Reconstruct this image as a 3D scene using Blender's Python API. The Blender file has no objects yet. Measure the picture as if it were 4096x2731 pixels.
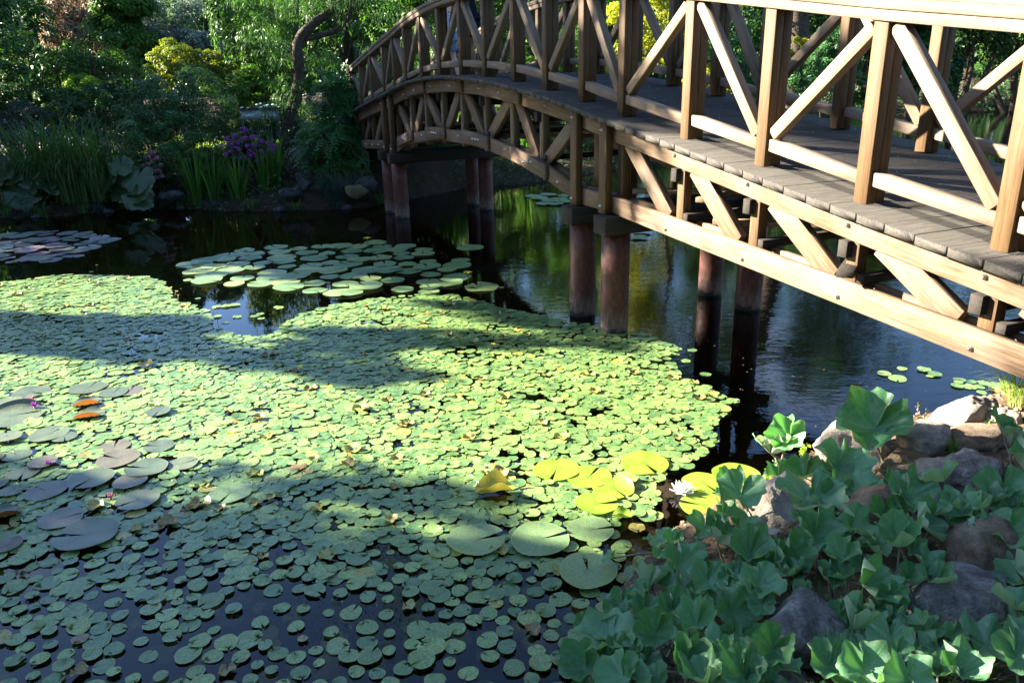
import bpy, math, random
import numpy as np
from mathutils import Vector, Matrix
RNG = np.random.default_rng(7)
random.seed(7)
S = bpy.context.scene
COL = S.collection
PI = math.pi

# ------------------------------------------------------------------ camera geometry (metres; water at z = 0)
PITCH, ROLL, FPX, EYE = math.radians(19.068), math.radians(1.398), 3088.0, 3.0
def ray(x, y):
    """direction of sight through a point of the 2352 x 1568 view"""
    a, b = x*1.7415-2048.0, 1365.5-y*1.7415
    cr, sr = math.cos(ROLL), math.sin(ROLL)
    a, b = a*cr+b*sr, -a*sr+b*cr
    u = b/FPX; c, s = math.cos(PITCH), math.sin(PITCH)
    return np.array([a/FPX, c+u*s, -s+u*c])
def on_z(x, y, z=0.0):
    r = ray(x, y); p = r*((z-EYE)/r[2]); return np.array([p[0], p[1], z])
def on_y(x, y, Y):
    r = ray(x, y); p = r*(Y/r[1]); return np.array([p[0], Y, p[2]+EYE])
TH = math.radians(-66.53)
BO = np.array([2.98839, 4.91823])              # bridge: origin of s (first post) on the near edge line w = 0
DV = np.array([math.cos(TH), math.sin(TH)]); WV = np.array([-DV[1], DV[0]])
def B(s, w, z):
    q = BO-DV*s+WV*w
    return np.array([q[0], q[1], z])

# ------------------------------------------------------------------ object helpers
WLOC = {}
def tag(o, label=None, cat=None, group=None, kind=None):
    if label: o['label'] = label
    if cat: o['category'] = cat
    if group: o['group'] = group
    if kind: o['kind'] = kind
    return o
def empty(name, loc, label=None, cat=None, group=None, rz=0.0):
    o = bpy.data.objects.new(name, None); COL.objects.link(o)
    o.location = loc; o.rotation_euler = (0, 0, rz); o.empty_display_size = .1
    WLOC[o.name] = np.array(loc, float)
    return tag(o, label, cat, group)
def mesh(name, V, F, mat, attrs=None, smooth=False, mats=None, mi=None):
    """V (n,3); F: list of index lists or arrays of equal-sized faces"""
    me = bpy.data.meshes.new(name)
    V = np.asarray(V, np.float32)
    fl = []
    for f in (F if isinstance(F, (list, tuple)) else [F]):
        f = np.asarray(f) if isinstance(f, np.ndarray) else f
        fl.append(f)
    loops, starts, n = [], [], 0
    for f in fl:
        if isinstance(f, np.ndarray) and f.ndim == 2:
            k = f.shape[1]; loops.append(f.reshape(-1)); starts.append(n+np.arange(len(f))*k); n += f.size
        else:
            loops.append(np.asarray(f)); starts.append(np.array([n])); n += len(f)
    loops = np.concatenate(loops).astype(np.int32); starts = np.concatenate(starts).astype(np.int32)
    me.vertices.add(len(V)); me.vertices.foreach_set('co', V.reshape(-1))
    me.loops.add(len(loops)); me.loops.foreach_set('vertex_index', loops)
    me.polygons.add(len(starts)); me.polygons.foreach_set('loop_start', starts)
    me.update(calc_edges=True)
    if smooth: me.polygons.foreach_set('use_smooth', np.ones(len(starts), bool))
    if attrs:
        for k, a in attrs.items():
            a = np.asarray(a, np.float32)
            if a.ndim == 1:
                at = me.attributes.new(k, 'FLOAT', 'POINT'); at.data.foreach_set('value', a)
            else:
                at = me.attributes.new(k, 'FLOAT_VECTOR', 'POINT'); at.data.foreach_set('vector', a.reshape(-1))
    for m in (mats or [mat]): me.materials.append(m)
    if mi is not None: me.polygons.foreach_set('material_index', np.asarray(mi, np.int32))
    me.validate()
    return me
def link(name, me, parent=None, loc=None, rot=None, scale=None):
    o = bpy.data.objects.new(name, me); COL.objects.link(o)
    if parent is not None: o.parent = parent
    if loc is not None: o.location = loc
    if rot is not None: o.rotation_euler = rot
    if scale is not None: o.scale = scale if hasattr(scale, '__len__') else (scale,)*3
    return o
def part(name, V, F, mat, parent=None, attrs=None, smooth=False, **k):
    """one mesh object given in world coordinates, hung under parent"""
    V = np.asarray(V, float)
    off = np.zeros(3)
    p = parent
    if p is not None: off = WLOC[p.name]
    if p is None:
        off = np.array([(V[:, 0].min()+V[:, 0].max())/2, (V[:, 1].min()+V[:, 1].max())/2, V[:, 2].min()])
    o = link(name, mesh(name, V-off, F, mat, attrs, smooth, **k), parent)
    WLOC[o.name] = off
    if p is None: o.location = off
    return o

# ------------------------------------------------------------------ timber: chamfered boxes that carry a grain coordinate
class Timber:
    def __init__(s): s.V, s.G, s.Q, s.T, s.n = [], [], [], [], 0
    def beam(s, p0, p1, a, b, up=(0, 0, 1), ch=.0035, rnd=None):
        """a: size along the side axis, b: size along the up axis"""
        p0, p1 = np.asarray(p0, float), np.asarray(p1, float)
        x = p1-p0; L = np.linalg.norm(x); x /= L
        up = np.asarray(up, float)
        y = np.cross(up, x); y /= np.linalg.norm(y); z = np.cross(x, y)
        c = min(ch, a*.3, b*.3)
        h = np.array([L/2, a/2, b/2]); mid = (p0+p1)/2
        o = RNG.uniform(-50, 50, 3) if rnd is None else np.asarray(rnd)
        vi = {}
        for sx in (-1, 1):
            for sy in (-1, 1):
                for sz in (-1, 1):
                    for k in range(3):
                        l = np.array([sx, sy, sz])*(h-c)
                        l[k] = np.array([sx, sy, sz])[k]*h[k]
                        vi[sx, sy, sz, k] = s.n+len(vi)
                        s.V.append(mid+x*l[0]+y*l[1]+z*l[2]); s.G.append(o+l)
        for k in range(3):
            i, j = (k+1) % 3, (k+2) % 3
            for sg in (-1, 1):
                q = []
                for (u, v) in ((-1, -1), (1, -1), (1, 1), (-1, 1)):
                    t = [0, 0, 0]; t[k] = sg; t[i] = u; t[j] = v
                    q.append(vi[t[0], t[1], t[2], k])
                s.Q.append(q if sg > 0 else q[::-1])
            for u in (-1, 1):
                for v in (-1, 1):
                    def id_(w, kk):
                        t = [0, 0, 0]; t[k] = w; t[i] = u; t[j] = v
                        return vi[t[0], t[1], t[2], kk]
                    q = [id_(-1, i), id_(1, i), id_(1, j), id_(-1, j)]
                    s.Q.append(q if u*v < 0 else q[::-1])
        for sx in (-1, 1):
            for sy in (-1, 1):
                for sz in (-1, 1):
                    t = [vi[sx, sy, sz, 0], vi[sx, sy, sz, 1], vi[sx, sy, sz, 2]]
                    s.T.append(t if sx*sy*sz > 0 else t[::-1])
        s.n += 24
        return s
    def build(s, name, mat, parent=None):
        return part(name, s.V, [np.array(s.Q), np.array(s.T)], mat, parent, {'grain': np.array(s.G)})
def tube(path, rad, n=8, cap=True):
    """swept circle: returns V, [quads, caps]"""
    P = np.asarray(path, float); m = len(P)
    rad = np.broadcast_to(np.asarray(rad, float), (m,))
    T = np.gradient(P, axis=0); T /= np.linalg.norm(T, axis=1)[:, None]+1e-9
    ref = np.array([0, 0, 1.0]) if abs(T[0][2]) < .9 else np.array([1.0, 0, 0])
    V = []
    for i in range(m):
        a = np.cross(ref, T[i]); a /= np.linalg.norm(a)+1e-9
        b = np.cross(T[i], a); ref = np.cross(a, -T[i]) if False else np.cross(T[i], a)*1.0
        t = np.arange(n)/n*2*PI
        V.append(P[i]+rad[i]*(np.cos(t)[:, None]*a+np.sin(t)[:, None]*b))
    V = np.concatenate(V)
    i = np.arange(n); j = (i+1) % n
    Q = np.concatenate([np.stack([k*n+i, k*n+j, (k+1)*n+j, (k+1)*n+i], 1) for k in range(m-1)])
    F = [Q]
    if cap: F += [list(range(n))[::-1], list(range((m-1)*n, m*n))]
    return V, F
def join(parts):
    V, F, n = [], [], 0
    for v, f in parts:
        v = np.asarray(v); V.append(v)
        for k in f:
            F.append(np.asarray(k)+n if isinstance(k, np.ndarray) else [i+n for i in k])
        n += len(v)
    return np.concatenate(V), F
def spline(pts, n):
    """Catmull-Rom through pts"""
    P = np.asarray(pts, float); P = np.vstack([2*P[0]-P[1], P, 2*P[-1]-P[-2]])
    out = []
    m = len(P)-3
    for t in np.linspace(0, m-1e-6, n):
        i = int(t); u = t-i
        a, b, c, d = P[i], P[i+1], P[i+2], P[i+3]
        out.append(.5*((2*b)+(-a+c)*u+(2*a-5*b+4*c-d)*u*u+(-a+3*b-3*c+d)*u**3))
    return np.array(out)

# ------------------------------------------------------------------ materials
def new_mat(name):
    m = bpy.data.materials.new(name); m.use_nodes = True
    nt = m.node_tree; nt.nodes.clear()
    out = nt.nodes.new('ShaderNodeOutputMaterial')
    return m, nt, out
def nd(nt, t, **k):
    n = nt.nodes.new('ShaderNode'+t)
    for a, v in k.items():
        if a in n.inputs.keys(): n.inputs[a].default_value = v
        else: setattr(n, a, v)
    return n
def ramp(nt, fac, stops):
    r = nt.nodes.new('ShaderNodeValToRGB'); e = r.color_ramp.elements
    while len(e) < len(stops): e.new(.5)
    for i, (p, c) in enumerate(stops):
        e[i].position = p; e[i].color = (c[0], c[1], c[2], 1) if hasattr(c, '__len__') else (c, c, c, 1)
    nt.links.new(fac, r.inputs[0]); return r.outputs[0]
def noise(nt, vec, scale, detail=4, rough=.55, dist=0.0):
    n = nt.nodes.new('ShaderNodeTexNoise')
    n.inputs['Scale'].default_value = scale; n.inputs['Detail'].default_value = detail
    n.inputs['Roughness'].default_value = rough; n.inputs['Distortion'].default_value = dist
    if vec is not None: nt.links.new(vec, n.inputs['Vector'])
    return n.outputs['Fac']
def vmap(nt, vec, scale):
    n = nt.nodes.new('ShaderNodeMapping'); n.inputs['Scale'].default_value = scale
    nt.links.new(vec, n.inputs['Vector']); return n.outputs[0]
def mixc(nt, fac, a, b, mode='MIX'):
    n = nt.nodes.new('ShaderNodeMix'); n.data_type = 'RGBA'; n.blend_type = mode
    for i, v in ((0, fac), (6, a), (7, b)):
        if hasattr(v, 'node'): nt.links.new(v, n.inputs[i])
        elif hasattr(v, '__len__'): n.inputs[i].default_value = (v[0], v[1], v[2], 1)
        else: n.inputs[i].default_value = v
    return n.outputs[2]
def math_(nt, op, a, b=0.0):
    n = nt.nodes.new('ShaderNodeMath'); n.operation = op
    for i, v in ((0, a), (1, b)):
        if hasattr(v, 'node'): nt.links.new(v, n.inputs[i])
        else: n.inputs[i].default_value = v
    return n.outputs[0]
def bump(nt, h, strength=.3, dist=.01):
    n = nt.nodes.new('ShaderNodeBump'); n.inputs['Strength'].default_value = strength; n.inputs['Distance'].default_value = dist
    nt.links.new(h, n.inputs['Height']); return n.outputs[0]
def attr(nt, name):
    n = nt.nodes.new('ShaderNodeAttribute'); n.attribute_name = name; return n
def coord(nt, which='Object'):
    return nt.nodes.new('ShaderNodeTexCoord').outputs[which]
def princ(nt, out, col, rough=.6, nrm=None, spec=.4, ior=None):
    p = nt.nodes.new('ShaderNodeBsdfPrincipled')
    for k, v in (('Base Color', col), ('Roughness', rough)):
        if hasattr(v, 'node'): nt.links.new(v, p.inputs[k])
        else: p.inputs[k].default_value = (v[0], v[1], v[2], 1) if hasattr(v, '__len__') else v
    p.inputs['Specular IOR Level'].default_value = spec
    if nrm is not None: nt.links.new(nrm, p.inputs['Normal'])
    if out is not None: nt.links.new(p.outputs[0], out.inputs[0])
    return p
def wood(name, dark, mid, light, rough=.75, weather=.5, grey=(.2, .19, .18), knots=True):
    m, nt, out = new_mat(name)
    g = attr(nt, 'grain').outputs['Vector']
    n1 = noise(nt, vmap(nt, g, (1.2, 22, 22)), 2.2, 5, .6, .6)
    n2 = noise(nt, vmap(nt, g, (2.0, 90, 90)), 2.0, 3, .6)
    n3 = noise(nt, g, 2.3, 4, .6)
    f = math_(nt, 'ADD', math_(nt, 'MULTIPLY', n1, .65), math_(nt, 'MULTIPLY', n2, .35))
    c = ramp(nt, f, [(.3, dark), (.5, mid), (.68, light)])
    w = ramp(nt, n3, [(.42, 0), (.66, weather)])
    c = mixc(nt, w, c, grey)
    st = ramp(nt, noise(nt, vmap(nt, g, (3, 9, 9)), 1.6, 5, .7), [(.62, 0), (.75, .55)])
    c = mixc(nt, st, c, tuple(.45*x for x in dark))
    ck = ramp(nt, noise(nt, vmap(nt, g, (1.1, 34, 34)), 2.6, 3, .55, .3), [(.27, .8), (.335, 0)])
    c = mixc(nt, ck, c, tuple(.3*x for x in dark))
    dr = ramp(nt, noise(nt, vmap(nt, g, (.9, 3, 3)), 1.3, 6, .72), [(.5, 0), (.78, .6)])
    c = mixc(nt, dr, c, tuple(.5*a+.25*b for a, b in zip(dark, grey)))
    h = math_(nt, 'ADD', n2, math_(nt, 'MULTIPLY', n1, .8))
    h = math_(nt, 'SUBTRACT', h, math_(nt, 'MULTIPLY', ck, .8))
    princ(nt, out, c, rough, bump(nt, h, .35, .004), .25)
    return m
def plain(name, c0, c1=None, scale=8.0, rough=.6, metal=0.0, bmp=.2, spec=.4, detail=5):
    m, nt, out = new_mat(name)
    v = coord(nt)
    n = noise(nt, v, scale, detail, .6)
    c = ramp(nt, n, [(.32, c0), (.68, c1 or c0)])
    p = princ(nt, out, c, rough, bump(nt, n, bmp, .01), spec)
    p.inputs['Metallic'].default_value = metal
    return m
def leafmat(name, c0, c1, trans=.35, rough=.5, spec=.22, c2=None, tcol=None, speck=0.0):
    """leaf: colour varies leaf by leaf (attribute var); some light comes through the blade"""
    m, nt, out = new_mat(name)
    v = attr(nt, 'var').outputs['Fac']
    st = [(0, c0), (1, c1)] if c2 is None else [(0, c0), (.78, c1), (.93, c1), (1, c2)]
    c = ramp(nt, v, st)
    if speck:
        n = noise(nt, coord(nt), 60, 3, .7)
        c = mixc(nt, ramp(nt, n, [(.5, 0), (.7, speck)]), c, tuple(.4*x for x in c0))
    p = princ(nt, None, c, rough, None, spec)
    if trans > 0:
        t = nt.nodes.new('ShaderNodeBsdfTranslucent')
        tc = mixc(nt, 1.0, c, tcol or (1.5, 1.6, .55), 'MULTIPLY'); nt.links.new(tc, t.inputs[0])
        mx = nt.nodes.new('ShaderNodeMixShader'); mx.inputs[0].default_value = trans
        nt.links.new(p.outputs[0], mx.inputs[1]); nt.links.new(t.outputs[0], mx.inputs[2])
        nt.links.new(mx.outputs[0], out.inputs[0])
    else: nt.links.new(p.outputs[0], out.inputs[0])
    return m
# ================================================================== light, sky, camera
SUN_EL = math.radians(23.0)
SUN_H = np.array([-.975, .222])                # towards the sun, on the ground
w = bpy.data.worlds.new('World'); S.world = w; w.use_nodes = True
nt = w.node_tree; nt.nodes.clear()
out = nt.nodes.new('ShaderNodeOutputWorld'); bg = nt.nodes.new('ShaderNodeBackground')
sky = nt.nodes.new('ShaderNodeTexSky'); sky.sky_type = 'NISHITA'; sky.sun_disc = False
sky.sun_elevation = SUN_EL; sky.sun_rotation = math.atan2(SUN_H[0], SUN_H[1])
sky.air_density = .8; sky.dust_density = .3; sky.ozone_density = 4.0
tc = nt.nodes.new('ShaderNodeTexCoord').outputs['Generated']
cl = noise(nt, vmap(nt, tc, (1, 1, 2.4)), 2.3, 7, .58, .3)
cf = ramp(nt, cl, [(.56, 0), (.72, .6)])
nt.links.new(mixc(nt, cf, sky.outputs[0], (6, 6.3, 6.8)), bg.inputs[0])
bg.inputs[1].default_value = SKY_STRENGTH = .05
nt.links.new(bg.outputs[0], out.inputs[0])
sd = bpy.data.lights.new('sun', 'SUN'); sd.energy = 5.0; sd.angle = math.radians(.5); sd.color = (1, .9, .74)
so = bpy.data.objects.new('sun', sd); COL.objects.link(so)
d = Vector((SUN_H[0]*math.cos(SUN_EL), SUN_H[1]*math.cos(SUN_EL), math.sin(SUN_EL)))
so.rotation_euler = d.to_track_quat('Z', 'Y').to_euler(); so.location = (-20, 5, 20)
cd = bpy.data.cameras.new('camera'); cd.sensor_width = 36; cd.lens = FPX/4096*36; cd.clip_end = 500; cd.clip_start = .05
cam = bpy.data.objects.new('camera', cd); COL.objects.link(cam)
cam.matrix_world = Matrix.Translation((0, 0, EYE)) @ Matrix.Rotation(PI/2-PITCH, 4, 'X') @ Matrix.Rotation(-ROLL, 4, 'Z')
S.camera = cam
S.view_settings.view_transform = 'Standard'; S.view_settings.look = 'None'; S.view_settings.exposure = 3.6; S.view_settings.gamma = 1
S.cycles.max_bounces = 7; S.cycles.transparent_max_bounces = 8; S.cycles.transmission_bounces = 5
S.cycles.glossy_bounces = 4; S.cycles.diffuse_bounces = 3
S.cycles.use_denoising = True; S.cycles.sample_clamp_indirect = 6

# ================================================================== ground, pond bed, water
# pond outline, anticlockwise from the far left corner
POND = np.array([(-34, 17.5), (-26, 13), (-17.5, 6), (-15.5, 1), (-13, -6), (-7, -3), (-3.5, .2), (-1.2, 1.4), (-.2, 2.35), (.25, 3.2), (.62, 4.0), (1.0, 4.55), (1.6, 5.1),
  (2.2, 5.55), (3.1, 6.1), (4.1, 6.55), (5.0, 7.0), (6.5, 7.4), (10, 8.0), (20, 9.5), (45, 16), (60, 30), (60, 52), (40, 54), (24, 50), (13, 43), (8.5, 33), (6, 28.5), (3, 25), (.5, 22.6), (-1.5, 21.6), (-2.6, 19.9),
  (-3.6, 18.95), (-5, 18.7), (-6.8, 18.9), (-8.2, 19.6), (-9.6, 19.5), (-11, 18.7), (-13, 18.6), (-17, 19.2), (-24, 19.6)])
def pond_sd(x, y):
    """signed distance to the shore: positive on land"""
    x = np.asarray(x, float); y = np.asarray(y, float)
    P = POND; Q = np.roll(P, -1, 0)
    dmin = np.full(x.shape, 1e9); ins = np.zeros(x.shape, bool)
    for (ax, ay), (bx, by) in zip(P, Q):
        ex, ey = bx-ax, by-ay
        t = np.clip(((x-ax)*ex+(y-ay)*ey)/(ex*ex+ey*ey), 0, 1)
        dmin = np.minimum(dmin, np.hypot(x-ax-t*ex, y-ay-t*ey))
        c = ((ay > y) != (by > y)) & (x < (bx-ax)*(y-ay)/(by-ay+1e-12)+ax)
        ins ^= c
    return np.where(ins, -dmin, dmin)
def wob(x, y, f, ph=0.0):
    return np.sin(x*f+1.3*np.sin(y*f*.7+ph)+ph)*np.cos(y*f*1.1+.8*np.sin(x*f*.6-ph))
def ground(x, y):
    x = np.asarray(x, float); y = np.asarray(y, float)
    d = pond_sd(x, y)
    near = (y < 12) & (x > -8)
    far_right = np.clip((x-6)/10, 0, 1)
    zn = 1.42*(1-np.exp(-np.maximum(d, 0)*.42))+.10*wob(x, y, 1.7)*np.clip(d, 0, 1)+.05*wob(x, y, 5.1, 2)*np.clip(d*2, 0, 1)
    zf = .35*(1-np.exp(-np.maximum(d, 0)*1.6))+np.minimum(np.maximum(d, 0)*.055, 1.4)+.07*wob(x, y, 1.1, 1)*np.clip(d, 0, 1)
    # ramp of earth that carries the far end of the bridge
    q = B(20.2, 1.05, 0); rr = np.hypot(x-q[0], y-q[1])
    zf = zf+(2.0-zf)*np.clip(1.25-rr/3.1, 0, 1)**1.0*np.clip(d*1.2, 0, 1)
    zl = np.where(near, zn, zf)
    zb = -np.minimum(.45*-np.minimum(d, 0), 1.1)-.03+.03*wob(x, y, 2.3)
    return np.where(d > 0, zl, np.minimum(zb, -.03*np.minimum(-d*6, 1)))
def gz(x, y): return float(ground(np.array([x]), np.array([y]))[0])
def on_ground(x, y, h=0.0):
    """where the line of sight meets the ground raised by h"""
    r = ray(x, y); ts = np.arange(.8, 60, .02)
    P = r[None]*ts[:, None]; P[:, 2] += EYE
    g = np.maximum(ground(P[:, 0], P[:, 1]), 0)+h
    k = int(np.argmax(P[:, 2] < g))
    return P[k]
def grid(xs, ys):
    X, Y = np.meshgrid(xs, ys); nx, ny = len(xs), len(ys)
    i = np.arange((ny-1)*nx).reshape(ny-1, nx)[:, :-1].reshape(-1)
    return X.reshape(-1), Y.reshape(-1), np.stack([i, i+1, i+nx+1, i+nx], 1)
xs = np.concatenate([np.linspace(-160, -36, 14), np.linspace(-34, -4, 90), np.linspace(-3.7, 7, 110), np.linspace(7.3, 34, 70), np.linspace(36, 160, 14)])
ys = np.concatenate([np.linspace(-60, -8, 12), np.linspace(-6, 1.8, 30), np.linspace(1.9, 8.5, 90), np.linspace(8.8, 17.8, 24), np.linspace(18, 30, 70), np.linspace(30.5, 60, 50), np.linspace(64, 220, 18)])
X, Y, Q = grid(xs, ys); Z = ground(X, Y)
m, nt, out = new_mat('soil and turf')
v = coord(nt)
n1, n2 = noise(nt, v, .35, 5, .6), noise(nt, v, 6, 8, .7)
n3 = noise(nt, v, 42, 4, .7)
soil = ramp(nt, n2, [(.3, (.035, .024, .016)), (.5, (.075, .052, .034)), (.72, (.17, .135, .095))])
turf = ramp(nt, n2, [(.3, (.02, .04, .01)), (.7, (.06, .09, .022))])
sep = nt.nodes.new('ShaderNodeSeparateXYZ'); nt.links.new(v, sep.inputs[0])
far = math_(nt, 'MULTIPLY', ramp(nt, math_(nt, 'MULTIPLY', sep.outputs[1], .02), [(.48, 0), (.56, 1)]), ramp(nt, math_(nt, 'ADD', math_(nt, 'MULTIPLY', sep.outputs[0], -.05), .5), [(.40, 0), (.5, 1), (.93, 1), (1, 0)]))
mud = ramp(nt, n3, [(.35, (.028, .02, .009)), (.7, (.075, .055, .02))])
below = ramp(nt, math_(nt, 'ADD', math_(nt, 'MULTIPLY', sep.outputs[2], 6), .5), [(.1, 1), (.5, 0)])
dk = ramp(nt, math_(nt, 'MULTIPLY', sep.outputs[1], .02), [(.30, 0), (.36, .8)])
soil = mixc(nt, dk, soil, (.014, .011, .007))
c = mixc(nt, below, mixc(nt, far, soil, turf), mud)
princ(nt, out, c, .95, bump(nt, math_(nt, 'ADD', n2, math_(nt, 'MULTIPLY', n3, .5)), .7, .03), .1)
g = link('ground', mesh('ground', np.stack([X, Y, Z], 1), [Q], m, smooth=True)); tag(g, 'dark earth banks and muddy bed of the garden pond', kind='structure')

m, nt, out = new_mat('pond water')
v = coord(nt)
sx = nt.nodes.new('ShaderNodeSeparateXYZ'); nt.links.new(v, sx.inputs[0])
n1 = noise(nt, vmap(nt, v, (3.2, 5.5, 1)), 1.0, 3, .5, .2)
n2 = noise(nt, vmap(nt, v, (9, 17, 1)), 1.0, 2, .5)
# a breath of wind on the open water by the bridge, calm among the pads
calm = ramp(nt, math_(nt, 'ADD', math_(nt, 'MULTIPLY', sx.outputs[0], .125), math_(nt, 'MULTIPLY', sx.outputs[1], .03)), [(.1, .10), (.5, 1)])
nrm = nt.nodes.new('ShaderNodeBump'); nrm.inputs['Distance'].default_value = .012
nt.links.new(math_(nt, 'MULTIPLY', calm, .2), nrm.inputs['Strength'])
nt.links.new(math_(nt, 'ADD', n1, math_(nt, 'MULTIPLY', n2, .35)), nrm.inputs['Height'])
fr = nt.nodes.new('ShaderNodeFresnel'); fr.inputs[0].default_value = 1.42; nt.links.new(nrm.outputs[0], fr.inputs['Normal'])
gl = nt.nodes.new('ShaderNodeBsdfGlossy'); gl.inputs['Roughness'].default_value = .015; nt.links.new(nrm.outputs[0], gl.inputs['Normal'])
tr = nt.nodes.new('ShaderNodeBsdfTransparent'); tr.inputs[0].default_value = (.62, .56, .36, 1)
mx = nt.nodes.new('ShaderNodeMixShader'); nt.links.new(fr.outputs[0], mx.inputs[0]); nt.links.new(tr.outputs[0], mx.inputs[1]); nt.links.new(gl.outputs[0], mx.inputs[2])
nt.links.new(mx.outputs[0], out.inputs[0])
MAT_WATER = m
wx, wy, wq = grid(np.linspace(-40, 66, 30), np.linspace(-8, 60, 20))
o = link('water', mesh('water', np.stack([wx, wy, 0*wx], 1), [wq], m)); tag(o, 'dark still water of the garden pond', kind='structure')
# ================================================================== the footbridge
M_BEAM = wood('weathered beam wood', (.045, .022, .010), (.112, .071, .040), (.205, .145, .095), .8, .55, (.125, .105, .085))
M_POST = wood('oiled post wood', (.034, .016, .006), (.074, .04, .0155), (.115, .068, .029), .7, .22, (.08, .06, .04))
M_RAIL = wood('bleached rail wood', (.075, .047, .027), (.142, .104, .069), (.22, .17, .12), .8, .4, (.14, .12, .097))
M_DECK = wood('grey decking', (.022, .019, .016), (.045, .040, .035), (.075, .068, .06), .85, .4, (.042, .043, .035))
M_CAP = wood('dark cap wood', (.008, .006, .005), (.018, .014, .011), (.034, .028, .023), .85, .3, (.03, .028, .026))  # near black wood for caps, cross beams under the deck and sign posts
M_BOLT = plain('steel bolt', (.35, .34, .32), (.55, .53, .5), 40, .3, 1.0, 0)

sk = np.array([-4.2, -2.5, -.13, .99, 2.11, 3.21, 4.41, 5.32, 6.3, 7.32, 8.41, 9.45, 10.54, 11.6, 12.65, 13.51, 14.37, 15.49, 16.7, 18, 20])
zk = np.array([1.42, 1.57, 1.89, 2.04, 2.21, 2.37, 2.54, 2.68, 2.8, 2.905, 2.975, 3.01, 3.0, 2.94, 2.825, 2.69, 2.58, 2.42, 2.24, 2.06, 1.95])
_sp = spline(np.stack([sk, zk], 1), 800)
def zd(s): return np.interp(s, _sp[:, 0], _sp[:, 1])
def hb(s): return zd(s)+np.interp(s, [-4, 3, 10, 16, 19], [1.27, 1.255, 1.12, 1.03, 1.0])
PS = [-3.6, -2.45, -1.28, -.13, .99, 2.11, 3.21, 4.41, 5.32, 6.3, 7.32, 8.41, 9.45, 10.54, 11.6, 12.65, 13.51, 14.37, 15.49, 16.6, 17.7]   # posts (odd ones carry the feet of the braces)
WF = lambda w: 2.12-w                          # the far side mirrors the near one

bridge = empty('footbridge', B(9.42, 1.06, 0), 'arched timber footbridge on rust red piles crossing the lily pond', 'footbridge')

def sweep(path, w0, w1, h, far=False, ch=.005, closed_ends=True):
    """a board of height h bent along (s, z of its top); mitred joints"""
    P = np.asarray(path, float); n = len(P)
    if far: w0, w1 = WF(w1), WF(w0)
    prof = [(w0+ch, 0), (w1-ch, 0), (w1, -ch), (w1, -h+ch), (w1-ch, -h), (w0+ch, -h), (w0, -h+ch), (w0, -ch)]
    V, G = [], []
    L = np.concatenate([[0], np.cumsum(np.hypot(*np.diff(P, axis=0).T))]); o = RNG.uniform(-40, 40, 3)
    for i in range(n):
        for (w, dz) in prof:
            V.append(B(P[i, 0], w, P[i, 1]+dz)); G.append(o+[L[i], w, dz])
    i = np.arange(8); j = (i+1) % 8
    sgn = 1 if P[-1, 0] > P[0, 0] else -1
    Q = np.concatenate([np.stack([k*8+i, k*8+j, (k+1)*8+j, (k+1)*8+i], 1)[:, ::sgn] for k in range(n-1)])
    a, b = list(range(8)), list(range((n-1)*8, n*8))
    F = [Q, a[::-1] if sgn > 0 else a, b if sgn > 0 else b[::-1]]
    return np.array(V), F, np.array(G)
def boards(name, items, mat, parent):
    V, F, G, n = [], [], [], 0
    for (v, f, g) in items:
        V.append(v); G.append(g)
        for k in f: F.append(k+n if isinstance(k, np.ndarray) else [q+n for q in k])
        n += len(v)
    return part(name, np.concatenate(V), F, mat, parent, {'grain': np.concatenate(G)})

# deck: grooved boards laid across
V, F, G, n = [], [], [], 0
s = -4.0
while s < 19.6:
    pitch = .249 if s < 3.4 or s > 15.4 else .1955
    wd = pitch-.011; ng = int(round(wd/.0148))
    prof = [(0, -.006)]
    for k in range(ng):
        a, b = wd*k/ng, wd*(k+1)/ng; e = (b-a)
        prof += [(a+e*.30, 0), (a+e*.64, 0), (a+e*.74, -.008), (b if k < ng-1 else b, -.008)] if k < ng-1 else [(a+e*.22, 0), (a+e*.75, 0), (b, -.006)]
    prof += [(wd, -.062), (0, -.062)]
    k = len(prof); jw = RNG.uniform(-.004, .004, 2); jz = RNG.uniform(-.002, .002)
    o = RNG.uniform(-40, 40, 3)
    for w in (-.235+jw[0], 2.36+jw[1]):
        for (u, dz) in prof:
            V.append(B(s+u, w, float(zd(s+u))+dz+jz)); G.append(o+[w, u, dz])
    i = np.arange(k); j = (i+1) % k
    F.append(np.stack([n+i, n+j, n+k+j, n+k+i], 1)[:, ::-1])
    F += [list(range(n, n+k)), list(range(n+k, n+2*k))[::-1]]
    n += 2*k; s += pitch
part('deck', V, F, M_DECK, bridge, {'grain': np.array(G)})
# pale screw heads along the boards
V, F = [], []
scr = []
for s in np.arange(-2, 17, .22):
    for w in (-.1, .55, 1.1, 1.6, 2.2):
        if RNG.random() < .8:
            p = B(s+RNG.uniform(.02, .08), w+RNG.uniform(-.03, .03), 0); ss = -(p[:2]-BO)@DV
            p[2] = float(zd(ss))+.001
            t = np.arange(6)/6*2*PI
            scr.append((np.vstack([p+np.stack([.007*np.cos(t), .007*np.sin(t), 0*t], 1), p+[0, 0, .004]]), [np.array([[i, (i+1) % 6, 6] for i in range(6)])]))
V, F = join(scr); part('deck_screws', V, F, M_BOLT, bridge)['kind'] = 'stuff'

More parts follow.
